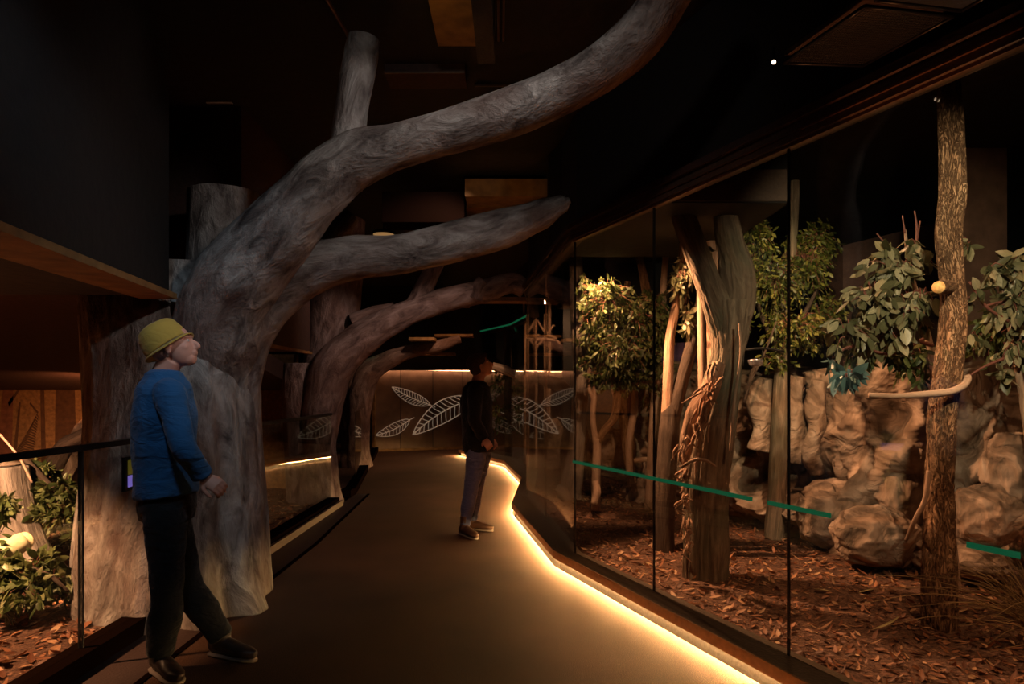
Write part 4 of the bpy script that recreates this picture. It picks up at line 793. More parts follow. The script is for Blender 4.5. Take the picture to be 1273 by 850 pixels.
# ground sloping mound of dry grass in the middle distance
# ------------------------------------------------------------ rock wall
def rockwall():
    ctrl = np.array([(1.9, 9.4), (2.0, 8.2), (2.35, 7.3), (2.75, 6.75), (3.05, 6.1), (3.25, 5.6), (3.9, 5.5), (4.6, 5.15), (5.2, 4.5), (5.6, 3.6), (5.9, 2.4)])
    d = np.concatenate([[0], np.cumsum(np.linalg.norm(np.diff(ctrl, axis=0), axis=1))]); n = 420; s = np.linspace(0, d[-1], n)
    k = np.ones(31) / 31; cx = np.convolve(np.pad(np.interp(s, d, ctrl[:, 0]), 15, mode='edge'), k, 'valid'); cy = np.convolve(np.pad(np.interp(s, d, ctrl[:, 1]), 15, mode='edge'), k, 'valid')
    T = np.stack([np.gradient(cx), np.gradient(cy)], 1); T /= np.linalg.norm(T, axis=1)[:, None]; N = np.stack([-T[:, 1], T[:, 0]], 1) * -1     # towards the viewer
    m = 230; hz = np.linspace(-.15, 1, m)
    top = 1.62 + .16 * fbm(np.stack([s * 1.6, 0 * s, 0 * s], 1), 301, 3) - .1 * (s > 4.5)
    v = np.zeros((m + 10, n, 3))
    for j in range(m):
        z = hz[j] * top; zz = z
        fin = 1 - np.abs(vnoise(np.stack([s * 3.1 + .25 * np.sin(z * 3), zz * .35, 0 * s], 1), 303)) * 2.6; fin = np.clip(fin, -1, 1)
        up = np.clip((z - .55) / .35, 0, 1)
        bil = 1 - np.abs(fbm(np.stack([s * 1.7, zz * 1.7, 0 * s + 4], 1), 305, 2)) * 3.2
        fine = fbm(np.stack([s * 6, zz * 5, 0 * s], 1), 307, 4)
        fold = ridged(np.stack([s * 4.2 + fine * .3, zz * 2.2 + s * .6, 0 * s + 2], 1), 309, 5)
        off = .17 * fin * up + .24 * bil * (1 - up) + .06 * fine + .12 * fold + .30 * (1 - np.clip(z, 0, 1.2) / 1.2)
        v[j, :, 0] = cx + N[:, 0] * off; v[j, :, 1] = cy + N[:, 1] * off; v[j, :, 2] = z
    for j in range(10):
        t = (j + 1) / 10; v[m + j] = v[m - 1]; v[m + j, :, 0] -= N[:, 0] * .7 * t; v[m + j, :, 1] -= N[:, 1] * .7 * t; v[m + j, :, 2] += .05 * math.sin(t * 3)
    f = [(j * n + i, j * n + i + 1, (j + 1) * n + i + 1, (j + 1) * n + i) for j in range(m + 9) for i in range(n - 1)]
    b = MB(); b.add(v.reshape(-1, 3), f, v.reshape(-1, 3)); o = b.build('rock_wall', M['rock']); return o
o = rockwall(); o['kind'] = 'structure'; o.name = 'wall_rock'
for q in [(1035, 640, 5.9, 42, 42, 'broad brown boulder at the foot of the rock wall, left of the furrowed trunk', 211), (1088, 668, 5.2, 50, 36, 'large smooth boulder left of the furrowed trunk', 213), (1120, 610, 5.7, 34, 46, 'upright boulder behind the drooping dead shoot', 215),
          (1225, 640, 4.9, 45, 38, 'rounded boulder right of the furrowed trunk', 217), (1180, 690, 5.0, 40, 26, 'low boulder behind the foot of the furrowed trunk', 219), (1262, 590, 4.9, 36, 50, 'tall boulder at the right edge of view', 221), (1000, 655, 6.5, 36, 18, 'low flat boulder behind the slim small leaved tree', 223), (1215, 700, 4.7, 36, 20, 'low flat boulder behind the dry grass tussock', 225)]:
    boulder(*q)
for k, (q, lb) in enumerate(([[(948, 470, 9), (944, 500, 10), (950, 530, 9), (944, 560, 12)], 'pale rock column just left of the slim tree'], [[(990, 468, 10), (986, 500, 10), (992, 535, 9), (984, 575, 10)], 'pale rock column right of the dark glass joint'],
                             [[(1018, 474, 8), (1012, 505, 10), (1016, 530, 8), (1012, 565, 11), (1016, 590, 7)], 'pale rock column in the middle of the row above the boulders'], [[(1046, 482, 8), (1050, 520, 12), (1055, 545, 12), (1050, 575, 11), (1060, 600, 14)], 'pale rock column farthest right in the row, under the blue leaves'])):
    y = 6.42 - .12 * k; p = PX(q, y); b = MB(); b.tube(p, 40, .015, amp=.30, freq=6, seed=400 + k, lump=.25, long=.5, flat=1.3); tag(b.build('rock_column', M['rock'], origin=p[1][:3]), lb, 'rock', 'pale rock columns on the rock wall')
# back panels above the rock wall
def slab(name, px0, px1, py0, py1, Y, mtl, lab=None, slope=0, depth=.3):
    x0, _, z1 = W(px0, py0, Y); x1, _, z0 = W(px1, py1, Y); b = MB(); b.hexa([(x0, Y, z0), (x1, Y, z0), (x1, Y + depth, z0), (x0, Y + depth, z0)], [(x0, Y, z1), (x1, Y, z1 + slope), (x1, Y + depth, z1 + slope), (x0, Y + depth, z1)]); return tag(b.build(name, mtl), kind='structure')
slab('wall_panel', 1048, 1180, 305, 600, 6.6, M['soffit'], slope=.25)
slab('pillar', 1196, 1252, 180, 700, 6.2, plain('brown_pillar', (.19, .10, .065), .8, bump=.3, bscale=8, var=.3), slope=.0)
slab('wall_far_right', 700, 1400, 200, 640, 11.8, M['black'])

# crown 3, 4: big pale leaves in front of the rock wall
H = tree_thing('gum_sapling', (2.25, 4.6, 0), 'sapling with large pale drooping leaves, left of the furrowed trunk')
b = MB(); b.tube(PX([(1190, 742, 6, 4.6), (1180, 640, 5), (1165, 520, 4.5), (1158, 440, 4), (1142, 375, 3.2), (1130, 330, 2.6), (1125, 285, 1.6)], 4.6), 14, .03, amp=.1); b.build('trunk', M['stick'], H)
b = MB()
for q in ([(1160, 430, 2.4), (1120, 415, 2), (1090, 385, 1.8), (1080, 350, 1.2)], [(1150, 420, 2), (1110, 440, 1.8), (1060, 430, 1.6), (1035, 445, 1)], [(1150, 395, 2), (1120, 350, 1.8), (1105, 310, 1.4), (1090, 290, 1)], [(1135, 340, 2), (1140, 290, 1.5), (1137, 262, .9)], [(1140, 300, 1.2), (1144, 275, .8)], [(1125, 290, 1.2), (1122, 268, .8)]): b = MB(); b.tube(PX(q, 4.55), 8, .03); b.build('branch', M['twig'], H)
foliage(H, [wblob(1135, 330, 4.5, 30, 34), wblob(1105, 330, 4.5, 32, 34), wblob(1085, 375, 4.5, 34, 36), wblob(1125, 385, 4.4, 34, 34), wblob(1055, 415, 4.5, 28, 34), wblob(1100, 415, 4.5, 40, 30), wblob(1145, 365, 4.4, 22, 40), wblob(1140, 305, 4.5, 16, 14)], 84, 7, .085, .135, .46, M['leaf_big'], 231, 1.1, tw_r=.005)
foliage(H, [wblob(1090, 440, 4.7, 60, 26), wblob(1140, 450, 4.7, 30, 40)], 40, 8, .06, .10, .42, M['leaf_mid'], 233, 1.0, name='darker_foliage')  # second leaf mass, in the darker green leaf material
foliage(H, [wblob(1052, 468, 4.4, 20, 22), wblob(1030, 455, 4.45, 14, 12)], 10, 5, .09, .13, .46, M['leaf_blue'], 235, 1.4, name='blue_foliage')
H = tree_thing('gum_sapling', (3.1, 4.45, 0), 'sapling with large pale leaves at the right edge, right of the furrowed trunk')
b = MB(); b.tube(PX([(1300, 752, 6), (1290, 640, 5), (1275, 520, 4), (1262, 440, 3.5), (1250, 380, 3), (1235, 330, 2)], 4.45), 14, .03, amp=.1); b.build('trunk', M['stick'], H)
b = MB()
for q in ([(1262, 440, 2.2), (1225, 455, 1.8), (1205, 467, 1.2)], [(1255, 400, 2), (1225, 380, 1.8), (1205, 350, 1.2)], [(1268, 370, 2), (1245, 375, 1.8), (1225, 380, 1.4)]): b = MB(); b.tube(PX(q, 4.4), 8, .03); b.build('branch', M['twig'], H)
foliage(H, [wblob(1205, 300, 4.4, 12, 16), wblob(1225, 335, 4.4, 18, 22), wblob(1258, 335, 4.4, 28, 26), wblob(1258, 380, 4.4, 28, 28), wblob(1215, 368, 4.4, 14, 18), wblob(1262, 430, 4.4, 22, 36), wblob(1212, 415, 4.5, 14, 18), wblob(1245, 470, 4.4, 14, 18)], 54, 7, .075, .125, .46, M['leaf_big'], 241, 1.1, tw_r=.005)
foliage(H, [wblob(1235, 420, 4.7, 40, 40)], 26, 8, .06, .09, .42, M['leaf_mid'], 243, 1.0, name='darker_foliage')
# silver bowl bracket and wire by the slim tree
b = MB(); c = W(939, 449, 5.6); b.tube([(c[0], c[1], c[2] - .045, .02), (c[0], c[1], c[2] - .03, .05), (c[0], c[1], c[2], .062), (c[0], c[1], c[2] + .012, .064)], 24, .008); o = b.build('feeding_bowl', plain('steel', (.55, .55, .6), .25, .9), origin=c); tag(o, 'small shiny steel bowl hanging beside the thick forked gum tree', 'bowl')
b = MB(); b.tube(PX([(923, 435, 1.4), (950, 433, 1.6), (975, 437, 1.6)], 5.6), 8, .03); b.tube(PX([(925, 435, .8), (924, 455, .8)], 5.6), 6, .03); b.tube(PX([(948, 435, .8), (948, 446, .8)], 5.6), 6, .03); b.build('bracket', M['blackmetal'], o)
# dead sticks leaning
for k, (q, Y, lb) in enumerate([([(919, 402, 1.6), (921, 440, 1.8), (913, 500, 2), (908, 560, 2)], 4.7, 'thin pale stick leaning on the right side of the thick gum trunk'), ([(925, 490, 1.4), (950, 440, 1.4), (965, 400, 1.2)], 5.9, 'thin grey stick crossing behind the steel bowl'),
                                ([(984, 608, 1.6), (1040, 612, 2), (1090, 608, 1.6)], 6.0, 'dark stick lying along the rock wall boulders')]):
    b = MB(); p = PX(q, Y); b.tube(p, 8, .03, amp=.1); tag(b.build('stick', M['stick'] if k < 1 else M['dark_bark'], origin=p[1][:3]), lb, 'stick', 'loose sticks in the right exhibit')
# fallen leaves, individually visible
def one_leaf(px, py, L_, ang, lab, mtl, wr=.35):
    Y = 849 * 1.33 / (py - 485); x, y, z = W(px, py, Y); z = float(hR(np.array([x]), np.array([y]))[0]) + .012; b = MB()
    leaves(b, np.array([[-L_ / 2 * math.cos(ang), -L_ / 2 * math.sin(ang), .0]]), np.array([[math.cos(ang), math.sin(ang), .05]]), np.array([[0, .3, 1.]]), np.array([L_]), np.array([L_ * wr]), .3)
    o = b.build('fallen_leaf', mtl); o.location = (x, y, z); m = o.modifiers.new('solid', 'SOLIDIFY'); m.thickness = .002; return tag(o, lab, 'leaf', 'large fallen leaves on the mulch')
one_leaf(1103, 779, .19, .15, 'pale torn leaf on the mulch just left of the furrowed trunk', M['leaf_yellow'], .22)
one_leaf(1022, 734, .11, -1.0, 'pale leaf on the lit mulch right of the forked gum tree', M['leaf_yellow'], .4)
one_leaf(1078, 732, .13, .3, 'curled pale leaf on dark mulch in front of the boulders', M['leaf_yellow'], .4)
one_leaf(745, 700, .10, .6, 'broad pale leaf on dark mulch near the glass corner', M['leaf_yellow'], .4)
one_leaf(783, 692, .12, .1, 'curved yellow leaf on dark mulch left of the dark forked tree', M['leaf_yellow'], .2)
one_leaf(803, 699, .06, .5, 'small yellow leaf on the mulch near the first dark joint', M['leaf_yellow'], .4)
one_leaf(728, 662, .12, 0, 'narrow pale leaf near the foot of the glass corner', M['leaf_yellow'], .2)
# grass tussocks
def tussock(c, n, L0, L1, lab, spread=.5, lean=(0, 0), seed=1):
    g = np.random.default_rng(seed); b = MB(); c = V(*c)
    for k in range(n):
        a = g.uniform(0, 2 * np.pi); L_ = g.uniform(L0, L1); s_ = g.uniform(.1, spread); d = V(math.cos(a) + lean[0], math.sin(a) + lean[1], 0)
        p0 = c + V(g.normal() * .04, g.normal() * .04, 0); pts = [p0 + d * s_ * L_ * t ** 1.6 + V(0, 0, L_ * (t - .55 * s_ * t ** 3)) for t in (0, .35, .7, 1)]
        b.tube([(*p, r) for p, r in zip(pts, (.003, .0028, .002, .0008))], 4, .08, cap=False)
    for k in range(len(b.a)): b.a[k] = np.tile([g.random(), .3, 0], (len(b.a[k]), 1))
    o = b.build('grass_tussock', M['grass'], origin=tuple(c)); return tag(o, lab, 'grass', 'dry grass tussocks')
tussock((2.75, 3.45, .02), 170, .35, .75, 'dry arching grass tussock at the right edge', 1.1, (-.5, -.1), 3)
tussock((2.62, 3.02, .02), 110, .25, .55, 'low dry grass tussock in the bottom right corner', 1.0, (-.2, 0), 4)
tussock((3.0, 3.9, .02), 90, .3, .6, 'dim grass tussock in front of the rounded boulder', 1.0, (-.3, 0), 5)
tussock((1.5, 7.2, .03), 80, .15, .3, 'small grass tuft behind the dark forked tree', 1.0, (0, 0), 6)

# ------------------------------------------------------------ left enclosure
b = MB(); b.wallseg((-11, 9.5), (-3.0, 9.5), .1, 0, 1.9); o = b.build('wall_mural', plain('mural_tan', (.34, .19, .075), .8, bump=.1, bscale=20, var=.35)); tag(o, kind='structure')
mu = M['mural_dark'] = plain('mural_brown_paint', (.12, .06, .03), .9, var=.3, bscale=14); mu2 = plain('mural_red_paint', (.24, .10, .055), .9, var=.3, bscale=14)
b = MB()
def mq(pts, m=0):                               # painted shape on the mural wall
    v = [V(*W(x, y, 9.5)) - V(0, .006, 0) for x, y in pts]; b.hexa(v, [p + V(0, .005, 0) for p in v], m)
mq([(70, 440), (92, 440), (96, 600), (68, 600)]); mq([(50, 440), (54, 440), (58, 600), (52, 600)]); mq([(8, 440), (18, 440), (14, 600), (-6, 600)], 1); mq([(24, 500), (26, 500), (21, 560), (17, 560)]); mq([(104, 440), (113, 440), (113, 600), (106, 600)], 1)
mq([(10, 500), (24, 482), (25, 484), (12, 505)]); mq([(38, 500), (48, 512), (47, 514), (37, 502)]); mq([(-60, 440), (-42, 440), (-40, 600), (-66, 600)])
for k in range(15):
    t = k / 15; x0, y0 = 46 - 17 * t, 514 + 46 * t; w_ = 2 + 11 * t
    for e in (-1, 1): mq([(x0, y0), (x0 + e * w_ * .9, y0 + 4 - e * 1), (x0 + e * w_, y0 + 6.5 - e * 1), (x0, y0 + 1.8)][::e])
o = b.build('forest_mural', [mu, mu2]); tag(o, 'painted forest mural of trunks and a fern on the left back wall', 'mural')
S = empty('tree_stump', (-3.55, 4.9, 0), 'weathered grey stump standing in the left enclosure', 'stump', 'logs in the enclosures')
b = MB(); loft(b, [(0, -3.50, 4.95, .30, .26), (.2, -3.60, 4.95, .22, .2), (.5, -3.68, 4.95, .19, .18), (.86, -3.72, 4.95, .175, .17)], 110, .012, 251, ridge=.07, flare=[(-30, 20, .4, .12), (0, 15, .3, .1)]); b.build('trunk', M['log_grey'], S)
b = MB(); b.tube([(-3.72, 4.95, .86, .145), (-3.72, 4.95, .872, .14)], 40, .01, amp=.05); b.build('cut_face', plain('grey_cut', (.32, .24, .18), .8, var=.3, bscale=50), S)
b = MB(); p = PX([(-30, 697, 19, 4.15), (0, 687, 17, 4.2), (31, 672, 12, 4.3)]); b.tube(p, 36, .02, amp=.04, freq=6); o = b.build('log', M['log_pale'], origin=p[1][:3]); tag(o, 'pale yellowish sawn log lying at the left edge', 'log', 'logs in the enclosures')
b = MB(); b.tube(PX([(30.5, 672.3, 11, 4.3), (32, 671.8, 11, 4.31)]), 30, .01); b.build('cut_face', plain('pale_cut', (.5, .42, .25), .8, var=.2, bscale=50), o)
log([(30, 620, 13), (60, 590, 12), (80, 556, 11), (100, 543, 9), (124, 530, 7)], 6.9, M['dark_bark'], 'dark fallen log slanting up towards the first sculpted tree', seed=261)
log([(72, 645, 6), (95, 640, 6), (126, 632, 6)], 7.0, M['dark_bark'], 'dark low log crossing behind the leafy cut branch', seed=262)
boulder(112, 590, 8.0, 30, 62, 'reddish rock behind the handrail beside the first sculpted tree', 263)
boulder(80, 615, 8.2, 34, 20, 'low reddish rock behind the leafy cut branch', 265)
b = MB(); p = [(-9, 0), (-.2, 0)]; q = PX([(0, 540, 1.3), (14, 556, 1.4), (26, 572, 1.5), (40, 600, 1.6)], 4.6); b.tube(q, 8, .03); tag(b.build('stick', M['stick'], origin=q[1][:3]), 'thin pale stick leaning above the weathered stump', 'stick')
def cut_branch(c, lab, blobs, ntw, nl, L0, L1, sd, stems):
    r = empty('leafy_branch', c, lab, 'branch', 'leafy cut branches in the left enclosure'); b = MB()
    for s_ in stems: b = MB(); b.tube(s_, 10, .03, amp=.08, freq=10); b.build('stem', M['dark_bark'], r); foliage(r, blobs, ntw, nl, L0, L1, .42, M['leaf_mid'], sd, .7, tintb=.1)
g0 = lambda px, py: W(px, py, 849 * 1.38 / (py - 485))
cut_branch((-3.2, 5.3, 0), 'leafy cut branch arching right of the weathered stump', [wblob(48, 590, 5.2, 26, 20), wblob(66, 612, 5.1, 26, 24), wblob(84, 640, 5.0, 22, 26), wblob(58, 640, 5.0, 20, 24), wblob(100, 662, 4.9, 12, 14)], 120, 9, .05, .09, 271, [PX([(30, 570, 4), (50, 590, 3.5), (75, 620, 3), (95, 665, 2)], 5.1), PX([(50, 590, 3), (55, 625, 2.6), (62, 660, 1.6)], 5.1)])
cut_branch((-3.1, 4.1, 0), 'leafy cut branch piled around the pale sawn log', [wblob(8, 715, 4.0, 36, 26), wblob(40, 705, 4.1, 28, 24), wblob(30, 735, 3.95, 34, 22), wblob(66, 720, 4.1, 20, 20), wblob(-10, 680, 4.2, 26, 20), wblob(10, 755, 3.9, 22, 12)], 130, 9, .055, .10, 273, [PX([(-20, 690, 5), (20, 700, 4), (60, 715, 3), (85, 735, 2)], 4.05), PX([(-20, 720, 4), (20, 735, 3), (50, 745, 2)], 3.98)])
cut_branch((-3.4, 3.9, 0), 'leafy twig rising over the left edge beside the stump', [wblob(0, 640, 4.3, 12, 26), wblob(6, 625, 4.3, 10, 14)], 16, 8, .06, .10, 275, [PX([(-8, 720, 3), (-4, 670, 2.4), (4, 620, 1.6)], 4.3)])
cut_branch((-2.8, 4.2, 0), 'small leafy twig lying near the red bowl', [wblob(100, 715, 4.3, 12, 12), wblob(84, 742, 4.1, 10, 8)], 12, 8, .05, .08, 277, [PX([(75, 735, 2, 4.15), (95, 720, 1.5, 4.25), (108, 705, 1, 4.35)])])
for k, q in enumerate(([(60, 690, 4, 4.9), (80, 700, 4.5, 4.75), (108, 700, 4, 4.7), (125, 694, 3, 4.75)], [(62, 685, 3, 5.0), (85, 692, 3.5, 4.9), (112, 690, 3, 4.9)])):
    b = MB(); p = PX(q); p = [(x, y, max(.03, min(.06, z)), r) for x, y, z, r in p]; b.tube(p, 12, .02, amp=.15, freq=12); tag(b.build('root', M['furrow_bark'], origin=p[1][:3]), 'gnarled root on the leaf litter, %s the red bowl' % ('in front of' if k == 0 else 'touching'), 'root', 'roots in the left enclosure')
c = (-3.08, 4.97, 0.03)
b = MB(); b.tube([(c[0], c[1], .02, .085), (c[0], c[1], .06, .10), (c[0], c[1], .105, .11)], 36, .01, cap=True); o = b.build('water_bowl', plain('red_clay', (.33, .12, .06), .7), origin=c); tag(o, 'red clay water bowl with a blue inside, on leaf litter', 'bowl')
b = MB(); b.tube([(c[0], c[1], .100, .096), (c[0], c[1], .113, .100)], 36, .01); b.build('blue_inside', plain('blue_glaze', (.12, .17, .26), .3), o)

# ------------------------------------------------------------ people
def rot_yp(yaw, pitch, roll=0): return np.array(Matrix.Rotation(yaw, 3, 'Z') @ Matrix.Rotation(-pitch, 3, 'Y') @ Matrix.Rotation(roll, 3, 'X'))
def head(b, c, Rm, s=1.0):
    """head in its own axes: x forward, y left, z up; c = centre of the head"""
    def T(p): return tuple(np.array(c) + Rm @ (np.array(p) * s))
    def E(p, r): b.ball(T(p), tuple(np.array(r) * s), 14, rot=Rm)
    E((-.012, 0, .028), (.098, .077, .090)); E((.025, 0, -.02), (.070, .062, .088)); E((.045, 0, -.075), (.044, .040, .036)); E((.062, 0, -.094), (.020, .022, .016))
    E((.068, 0, .028), (.028, .052, .014)); E((.05, .034, -.02), (.032, .024, .028)); E((.05, -.034, -.02), (.032, .024, .028))
    b.tube([(*T((.083, 0, .014)), .009 * s), (*T((.104, 0, -.012)), .012 * s), (*T((.112, 0, -.028)), .014 * s), (*T((.088, 0, -.038)), .012 * s)], 10, .01)
    E((.088, 0, -.054), (.012, .026, .006)); E((.086, 0, -.064), (.012, .022, .007))
    for e in (-1, 1):
        E((-.008, e * .079, -.008), (.018, .008, .032)); E((.074, e * .030, .006), (.012, .015, .009))
def hand(b, wr, d, pn, s=1.0, curl=.5, side=1):
    """wr wrist, d forearm direction, pn palm normal (fingers curl towards it)"""
    d = V(*d) / np.linalg.norm(d); pn = V(*pn); pn -= d * (pn @ d); pn /= np.linalg.norm(pn); a = np.cross(d, pn) * side
    w_ = V(*wr)
    b.tube([(*(w_ - d * .02), .026 * s), (*(w_ + d * .02), .030 * s), (*(w_ + d * .055), .040 * s), (*(w_ + d * .088), .040 * s)], 14, .01, flat=[.75, .55, .42, .36], ref=tuple(a))
    for k, (o_, L_) in enumerate(((.030, .072), (.010, .080), (-.010, .076), (-.029, .060))):
        p = w_ + d * .085 * s + a * o_ * s; pts = [(*(p - d * .02), .0095 * s), (*p, .0095 * s)]; ang = .15
        for j, f_ in enumerate((.42, .32, .26)):
            ang += curl * (1.0 if j == 0 else 1.15); dr = d * math.cos(ang) + pn * math.sin(ang); p = p + dr * L_ * f_ * s; pts.append((*p, (.0088, .008, .0062)[j] * s))
        b.tube(pts, 10, .008)
    p = w_ + d * .02 * s + a * .022 * s; q = p + (d * .5 + a * .62 + pn * .3) * .042 * s; r_ = q + (d * .85 + a * .15 + pn * .4) * .034 * s; t_ = r_ + (d * .9 + pn * .4) * .024 * s
    b.tube([(*p, .014 * s), (*q, .0115 * s), (*r_, .0098 * s), (*t_, .007 * s)], 10, .008)
def shoe(b, sole, ank, fwd, L_=.28, hgt=.09, boot=False):
    f = V(*fwd) / np.linalg.norm(fwd); sd = V(-f[1], f[0], 0); a = V(*ank); zb = 0.012
    h = V(a[0], a[1], 0) - f * .045
    P = [(h - f * .02, .034, .040, .052), (h + f * .03, .042, .052, .050), (h + f * .10, .043, .044, .042), (h + f * .16, .048, .034, .033), (h + f * .215, .046, .029, .027), (h + f * (L_ - .03), .030, .024, .020), (h + f * (L_ - .012), .014, .020, .014)]
    b.tube([(*(p + V(0, 0, zb + r2)), r1) for p, r1, r2, _ in P], 18, .012, flat=[r2 / r1 for p, r1, r2, _ in P], ref=tuple(sd))
    b.tube([(*(h + f * .03 + V(0, 0, .05)), .046), (*(a + V(0, 0, .005)), .046), (*(a + V(0, 0, hgt if boot else .02)), .047)], 18, .012)
    sole.tube([(*(p + V(0, 0, zb * .5 + .004)), r1 * 1.06) for p, r1, _, _ in P], 18, .012, flat=[.012 / r1 for p, r1, _, _ in P], ref=tuple(sd))

def person(J, lab, mats, spec):
    """J: joints in world space. hips/knees/ankles/shoulders/elbows/wrists as l/r pairs"""
    root = empty('person', (J['pel'][0], J['pel'][1], 0), lab, 'person')
    fw = V(math.cos(spec['yaw']), math.sin(spec['yaw']), 0); sd = V(-fw[1], fw[0], 0); sdt = tuple(sd)
    def j(k): return V(*J[k])
    def torso(b, gr, lo=None):
        pel, wst, chs, nb = j('pel'), j('wst'), j('chs'), j('nb')
        pts = [(pel - V(0, 0, .06), .155, .115), (pel + V(0, 0, .03), .168, .125), (wst, .150, .118), ((wst + chs) / 2, .158, .122), (chs, .172, .125), (chs * .45 + nb * .55, .150, .105), (nb, .070, .062)]
        if lo is not None: pts = pts[lo:]
        b.tube([(*p, a + gr) for p, a, _ in pts], 40, .015, flat=[(c + gr) / (a + gr) for _, a, c in pts], ref=sdt)
    def arm(b, e, gr, upto=1.0, cuff=0):
        S, E_, Wr = j('sh' + e), j('el' + e), j('wr' + e); end = E_ + (Wr - E_) * upto
        b.tube([(*(S * .7 + j('chs') * .3 + V(0, 0, .06)), .052 + gr), (*S, .058 + gr), (*(S * .5 + E_ * .5), .047 + gr), (*E_, .040 + gr), (*(E_ * .5 + end * .5), .037 + gr), (*end, .028 + gr + cuff)], 20, .015)
    def leg(b, e, gr, z_end=None, hem=0):
        H_, Kn, An = j('hp' + e), j('kn' + e), j('an' + e)
        pts = [(H_ + V(0, 0, .08), .085), (H_, .092), (H_ * .5 + Kn * .5, .074), (Kn, .056), (Kn * .6 + An * .4, .054), (Kn * .25 + An * .75, .040), (An, .036)]
        b.tube([(*p, r + gr + (hem if i >= 4 else hem * .4 if i == 3 else 0)) for i, (p, r) in enumerate(pts)], 24, .015)
    b = MB()                                    # the body itself, one continuous surface
    torso(b, -.012); nk = j('nb'); hc = j('hd'); Rm = rot_yp(spec['yaw'] + spec.get('hyaw', 0), spec['hpitch'])
    b.tube([(*(nk - V(0, 0, .05)), .062), (*nk, .058), (*(hc + Rm @ V(-.025, 0, -.06)), .054)], 20, .015); head(b, hc, Rm)
    for e, s_ in (('l', 1), ('r', -1)):
        arm(b, e, -.008); leg(b, e, -.012); An = j('an' + e); f_ = V(*spec['toe' + e]); f_ /= np.linalg.norm(f_)
        b.tube([(*(An - f_ * .03 + V(0, 0, -.02)), .03), (*(An + f_ * .06 - V(0, 0, .045)), .03), (*(An + f_ * .14 - V(0, 0, .06)), .024)], 12, .015)
        hand(b, j('wr' + e), spec['hd' + e], spec['pn' + e], curl=spec['curl' + e], side=s_ * spec.get('thumb' + e, 1))
    o = b.build('body', mats['skin'], root); remesh(o, .0048, 3)
    b = MB(); torso(b, .012 + spec.get('loose', 0), 0 if spec.get('long') else 1)
    nbk = j('nb'); b.tube([(*(nbk - V(0, 0, .06)), .085), (*(nbk + V(0, 0, .012)), .068)], 24, .01)
    for e in 'lr': arm(b, e, .010 + spec.get('loose', 0) * .6, .97, .004)
    o = b.build(spec['top_name'], mats['top'], root); remesh(o, .0075, 5); tx = bpy.data.textures.new('folds', 'CLOUDS'); tx.noise_scale = .11; m = o.modifiers.new('folds', 'DISPLACE'); m.texture = tx; m.strength = .016; m.mid_level = .5
    b = MB(); pel = j('pel'); b.tube([(*(pel - V(0, 0, .09)), .150), (*(pel - V(0, 0, .02)), .172), (*(pel + V(0, 0, .07)), .160)], 40, .015, flat=[.85, .78, .80], ref=sdt)
    for e in 'lr': leg(b, e, .010, hem=spec.get('hem', .012))
    o = b.build('trousers', mats['trousers'], root); remesh(o, .0075, 5); tx = bpy.data.textures.new('creases', 'CLOUDS'); tx.noise_scale = .09; m = o.modifiers.new('folds', 'DISPLACE'); m.texture = tx; m.strength = .018; m.mid_level = .5
    for e in 'lr':
        b = MB(); so = MB(); shoe(b, so, tuple(j('an' + e)), spec['toe' + e], boot=spec.get('boot', False)); o = b.build(spec.get('shoe_name', 'shoe'), mats['shoe'], root); remesh(o, .005, 3); so.build('sole', mats['sole'], o)
    if spec.get('belt'):
        b = MB(); b.tube([(*(pel + V(0, 0, .050)), .171), (*(pel + V(0, 0, .082)), .168)], 40, .01, flat=[.82, .82], ref=sdt); b.build('belt', mats['belt'], root)
    HT = lambda p: tuple(hc + Rm @ V(*p))
    for e in (-1, 1): b = MB(); b.ball(HT((.078, e * .030, .008)), .0095, 8); b.build('eye', M['eye'], root)
    if spec.get('hat'):
        Rh = rot_yp(spec['yaw'] + spec.get('hyaw', 0), spec['hpitch'] + spec.get('hatpitch', 0)); HH = HT; HT = lambda p: tuple(hc + Rh @ V(*p))
        b = MB(); b.tube([(*HT((-.024, 0, .015)), .117), (*HT((-.026, 0, .05)), .115), (*HT((-.030, 0, .10)), .106), (*HT((-.034, 0, .135)), .085), (*HT((-.034, 0, .152)), .04)], 32, .01, flat=.84, ref=tuple(Rh @ V(1, 0, 0))); o = b.build('hat', M['hat'], root); remesh(o, .006, 2)
        bb = MB(); n = 48
        for z0, z1, k0, k1 in ((.020, .006, .92, 1.12),):
            v = []; 
            for dz in (0, -.005):
                for kk, zz in ((k0, z0), (k1, z1)):
                    v += [HT((-.022 + .118 * kk * math.cos(t), .098 * kk * math.sin(t), zz + dz + .006 * math.cos(2 * t))) for t in np.linspace(0, 2 * np.pi, n, endpoint=False)]
            f = [];  r = lambda a, i: a * n + i % n
            for i in range(n): f += [(r(0, i), r(0, i + 1), r(1, i + 1), r(1, i)), (r(2, i + 1), r(2, i), r(3, i), r(3, i + 1)), (r(1, i), r(1, i + 1), r(3, i + 1), r(3, i)), (r(0, i + 1), r(0, i), r(2, i), r(2, i + 1))]
            bb.add(v, f)
        bb.build('brim', M['hat'], o)
        bb = MB(); v = []
        for kk, zz in ((1.0, .026), (.99, .046)): v += [HT((-.022 + .112 * kk * math.cos(t), .094 * kk * math.sin(t), zz)) for t in np.linspace(0, 2 * np.pi, n, endpoint=False)]
        for kk, zz in ((.96, .026), (.95, .046)): v += [HT((-.022 + .112 * kk * math.cos(t), .094 * kk * math.sin(t), zz)) for t in np.linspace(0, 2 * np.pi, n, endpoint=False)]
        f = []
        for i in range(n): f += [(r(0, i), r(0, i + 1), r(1, i + 1), r(1, i)), (r(1, i), r(1, i + 1), r(3, i + 1), r(3, i))]
        bb.add(v, f); bb.build('hatband', M['hatband'], o)
        HT = HH
    b = MB(); hr = spec.get('hair', 'greyhair')
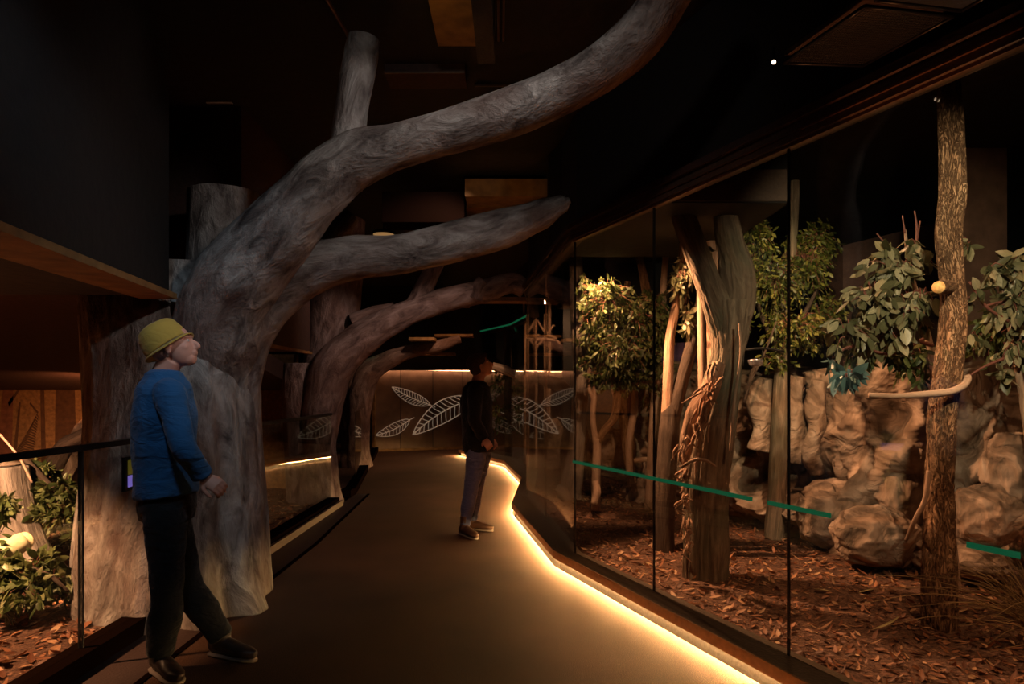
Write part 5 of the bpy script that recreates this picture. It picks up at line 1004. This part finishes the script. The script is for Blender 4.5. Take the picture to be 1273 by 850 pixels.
    if hr == 'greyhair': b.ball(HT((-.052, 0, -.004)), (.062, .080, .060), 12, rot=Rm, amp=.04, freq=8)
    else:
        b.ball(HT((-.030, 0, .050)), (.104, .088, .088), 14, rot=Rm, amp=.07, freq=9); b.ball(HT((-.062, 0, -.005)), (.060, .078, .07), 12, rot=Rm, amp=.07, freq=9); b.ball(HT((.055, 0, .088)), (.045, .06, .03), 12, rot=Rm, amp=.1, freq=9)
    o = b.build('hair', M[hr], root); remesh(o, .006, 1)
    return root
# man in the blue jumper: seen from his right side, looking up to the right
Y0 = 3.42
def w3(px, py, Y): return W(px, py, Y)
J1 = dict(hd=w3(217, 431, 3.45), nb=w3(204, 463, 3.45), chs=w3(205, 520, 3.45), wst=w3(205, 582, 3.45), pel=w3(208, 622, 3.45),
          shr=w3(212, 492, 3.30), elr=w3(228, 556, 3.22), wrr=w3(253, 592, 3.30), shl=w3(198, 490, 3.62), ell=w3(182, 552, 3.68), wrl=w3(196, 592, 3.70),
          hpr=w3(206, 650, 3.37), knr=w3(208, 742, 3.36), anr=(-1.74, 3.38, .095), hpl=w3(212, 648, 3.54), knl=w3(234, 730, 3.56), anl=(-1.53, 3.60, .10))
person(J1, 'older man in blue jumper, dark trousers and mustard hat, looking up beside the first tree', dict(skin=M['skin'], top=M['blue_knit'], trousers=M['navy_trouser'], shoe=M['dark_leather'], sole=M['sole'], belt=M['belt']),
       dict(yaw=R(12), hyaw=R(-6), hpitch=R(16), hatpitch=R(18), toer=(.75, -.65, 0), toel=(.93, -.35, 0), hdr=(.75, -.1, -.45), pnr=(-.3, .6, -.3), curlr=.62, hdl=(.6, .2, -.5), pnl=(.2, -.6, -.3), curll=.6, top_name='jumper', hat=True, belt=True, loose=.012, hem=.016))
# man in black at mid distance
J2 = dict(hd=w3(598, 455, 6.75), nb=w3(593, 475, 6.75), chs=w3(592, 500, 6.75), wst=w3(593, 530, 6.75), pel=w3(594, 553, 6.75),
          shr=w3(591, 487, 6.60), elr=w3(590, 523, 6.52), wrr=w3(602, 545, 6.56), shl=w3(597, 487, 6.92), ell=w3(600, 520, 7.0), wrl=w3(609, 544, 6.96),
          hpr=w3(592, 566, 6.67), knr=w3(585, 612, 6.62), anr=(-.455, 6.58, .10), hpl=w3(598, 566, 6.84), knl=w3(591, 610, 6.86), anl=(-.40, 6.84, .10))
person(J2, 'man in black jacket, jeans and brown boots, looking up at the right exhibit glass', dict(skin=M['skin'], top=M['black_jacket'], trousers=M['jeans'], shoe=M['brown_leather'], sole=M['sole'], belt=M['belt']),
       dict(yaw=R(12), hyaw=R(0), hpitch=R(22), toer=(.55, -.8, 0), toel=(.95, -.3, 0), hdr=(.5, .1, -.8), pnr=(-.2, .6, 0), curlr=.5, hdl=(.5, -.1, -.8), pnl=(-.2, -.6, 0), curll=.5, top_name='jacket', hair='hair', boot=True, shoe_name='boot', loose=.022, long=True, hem=.006))
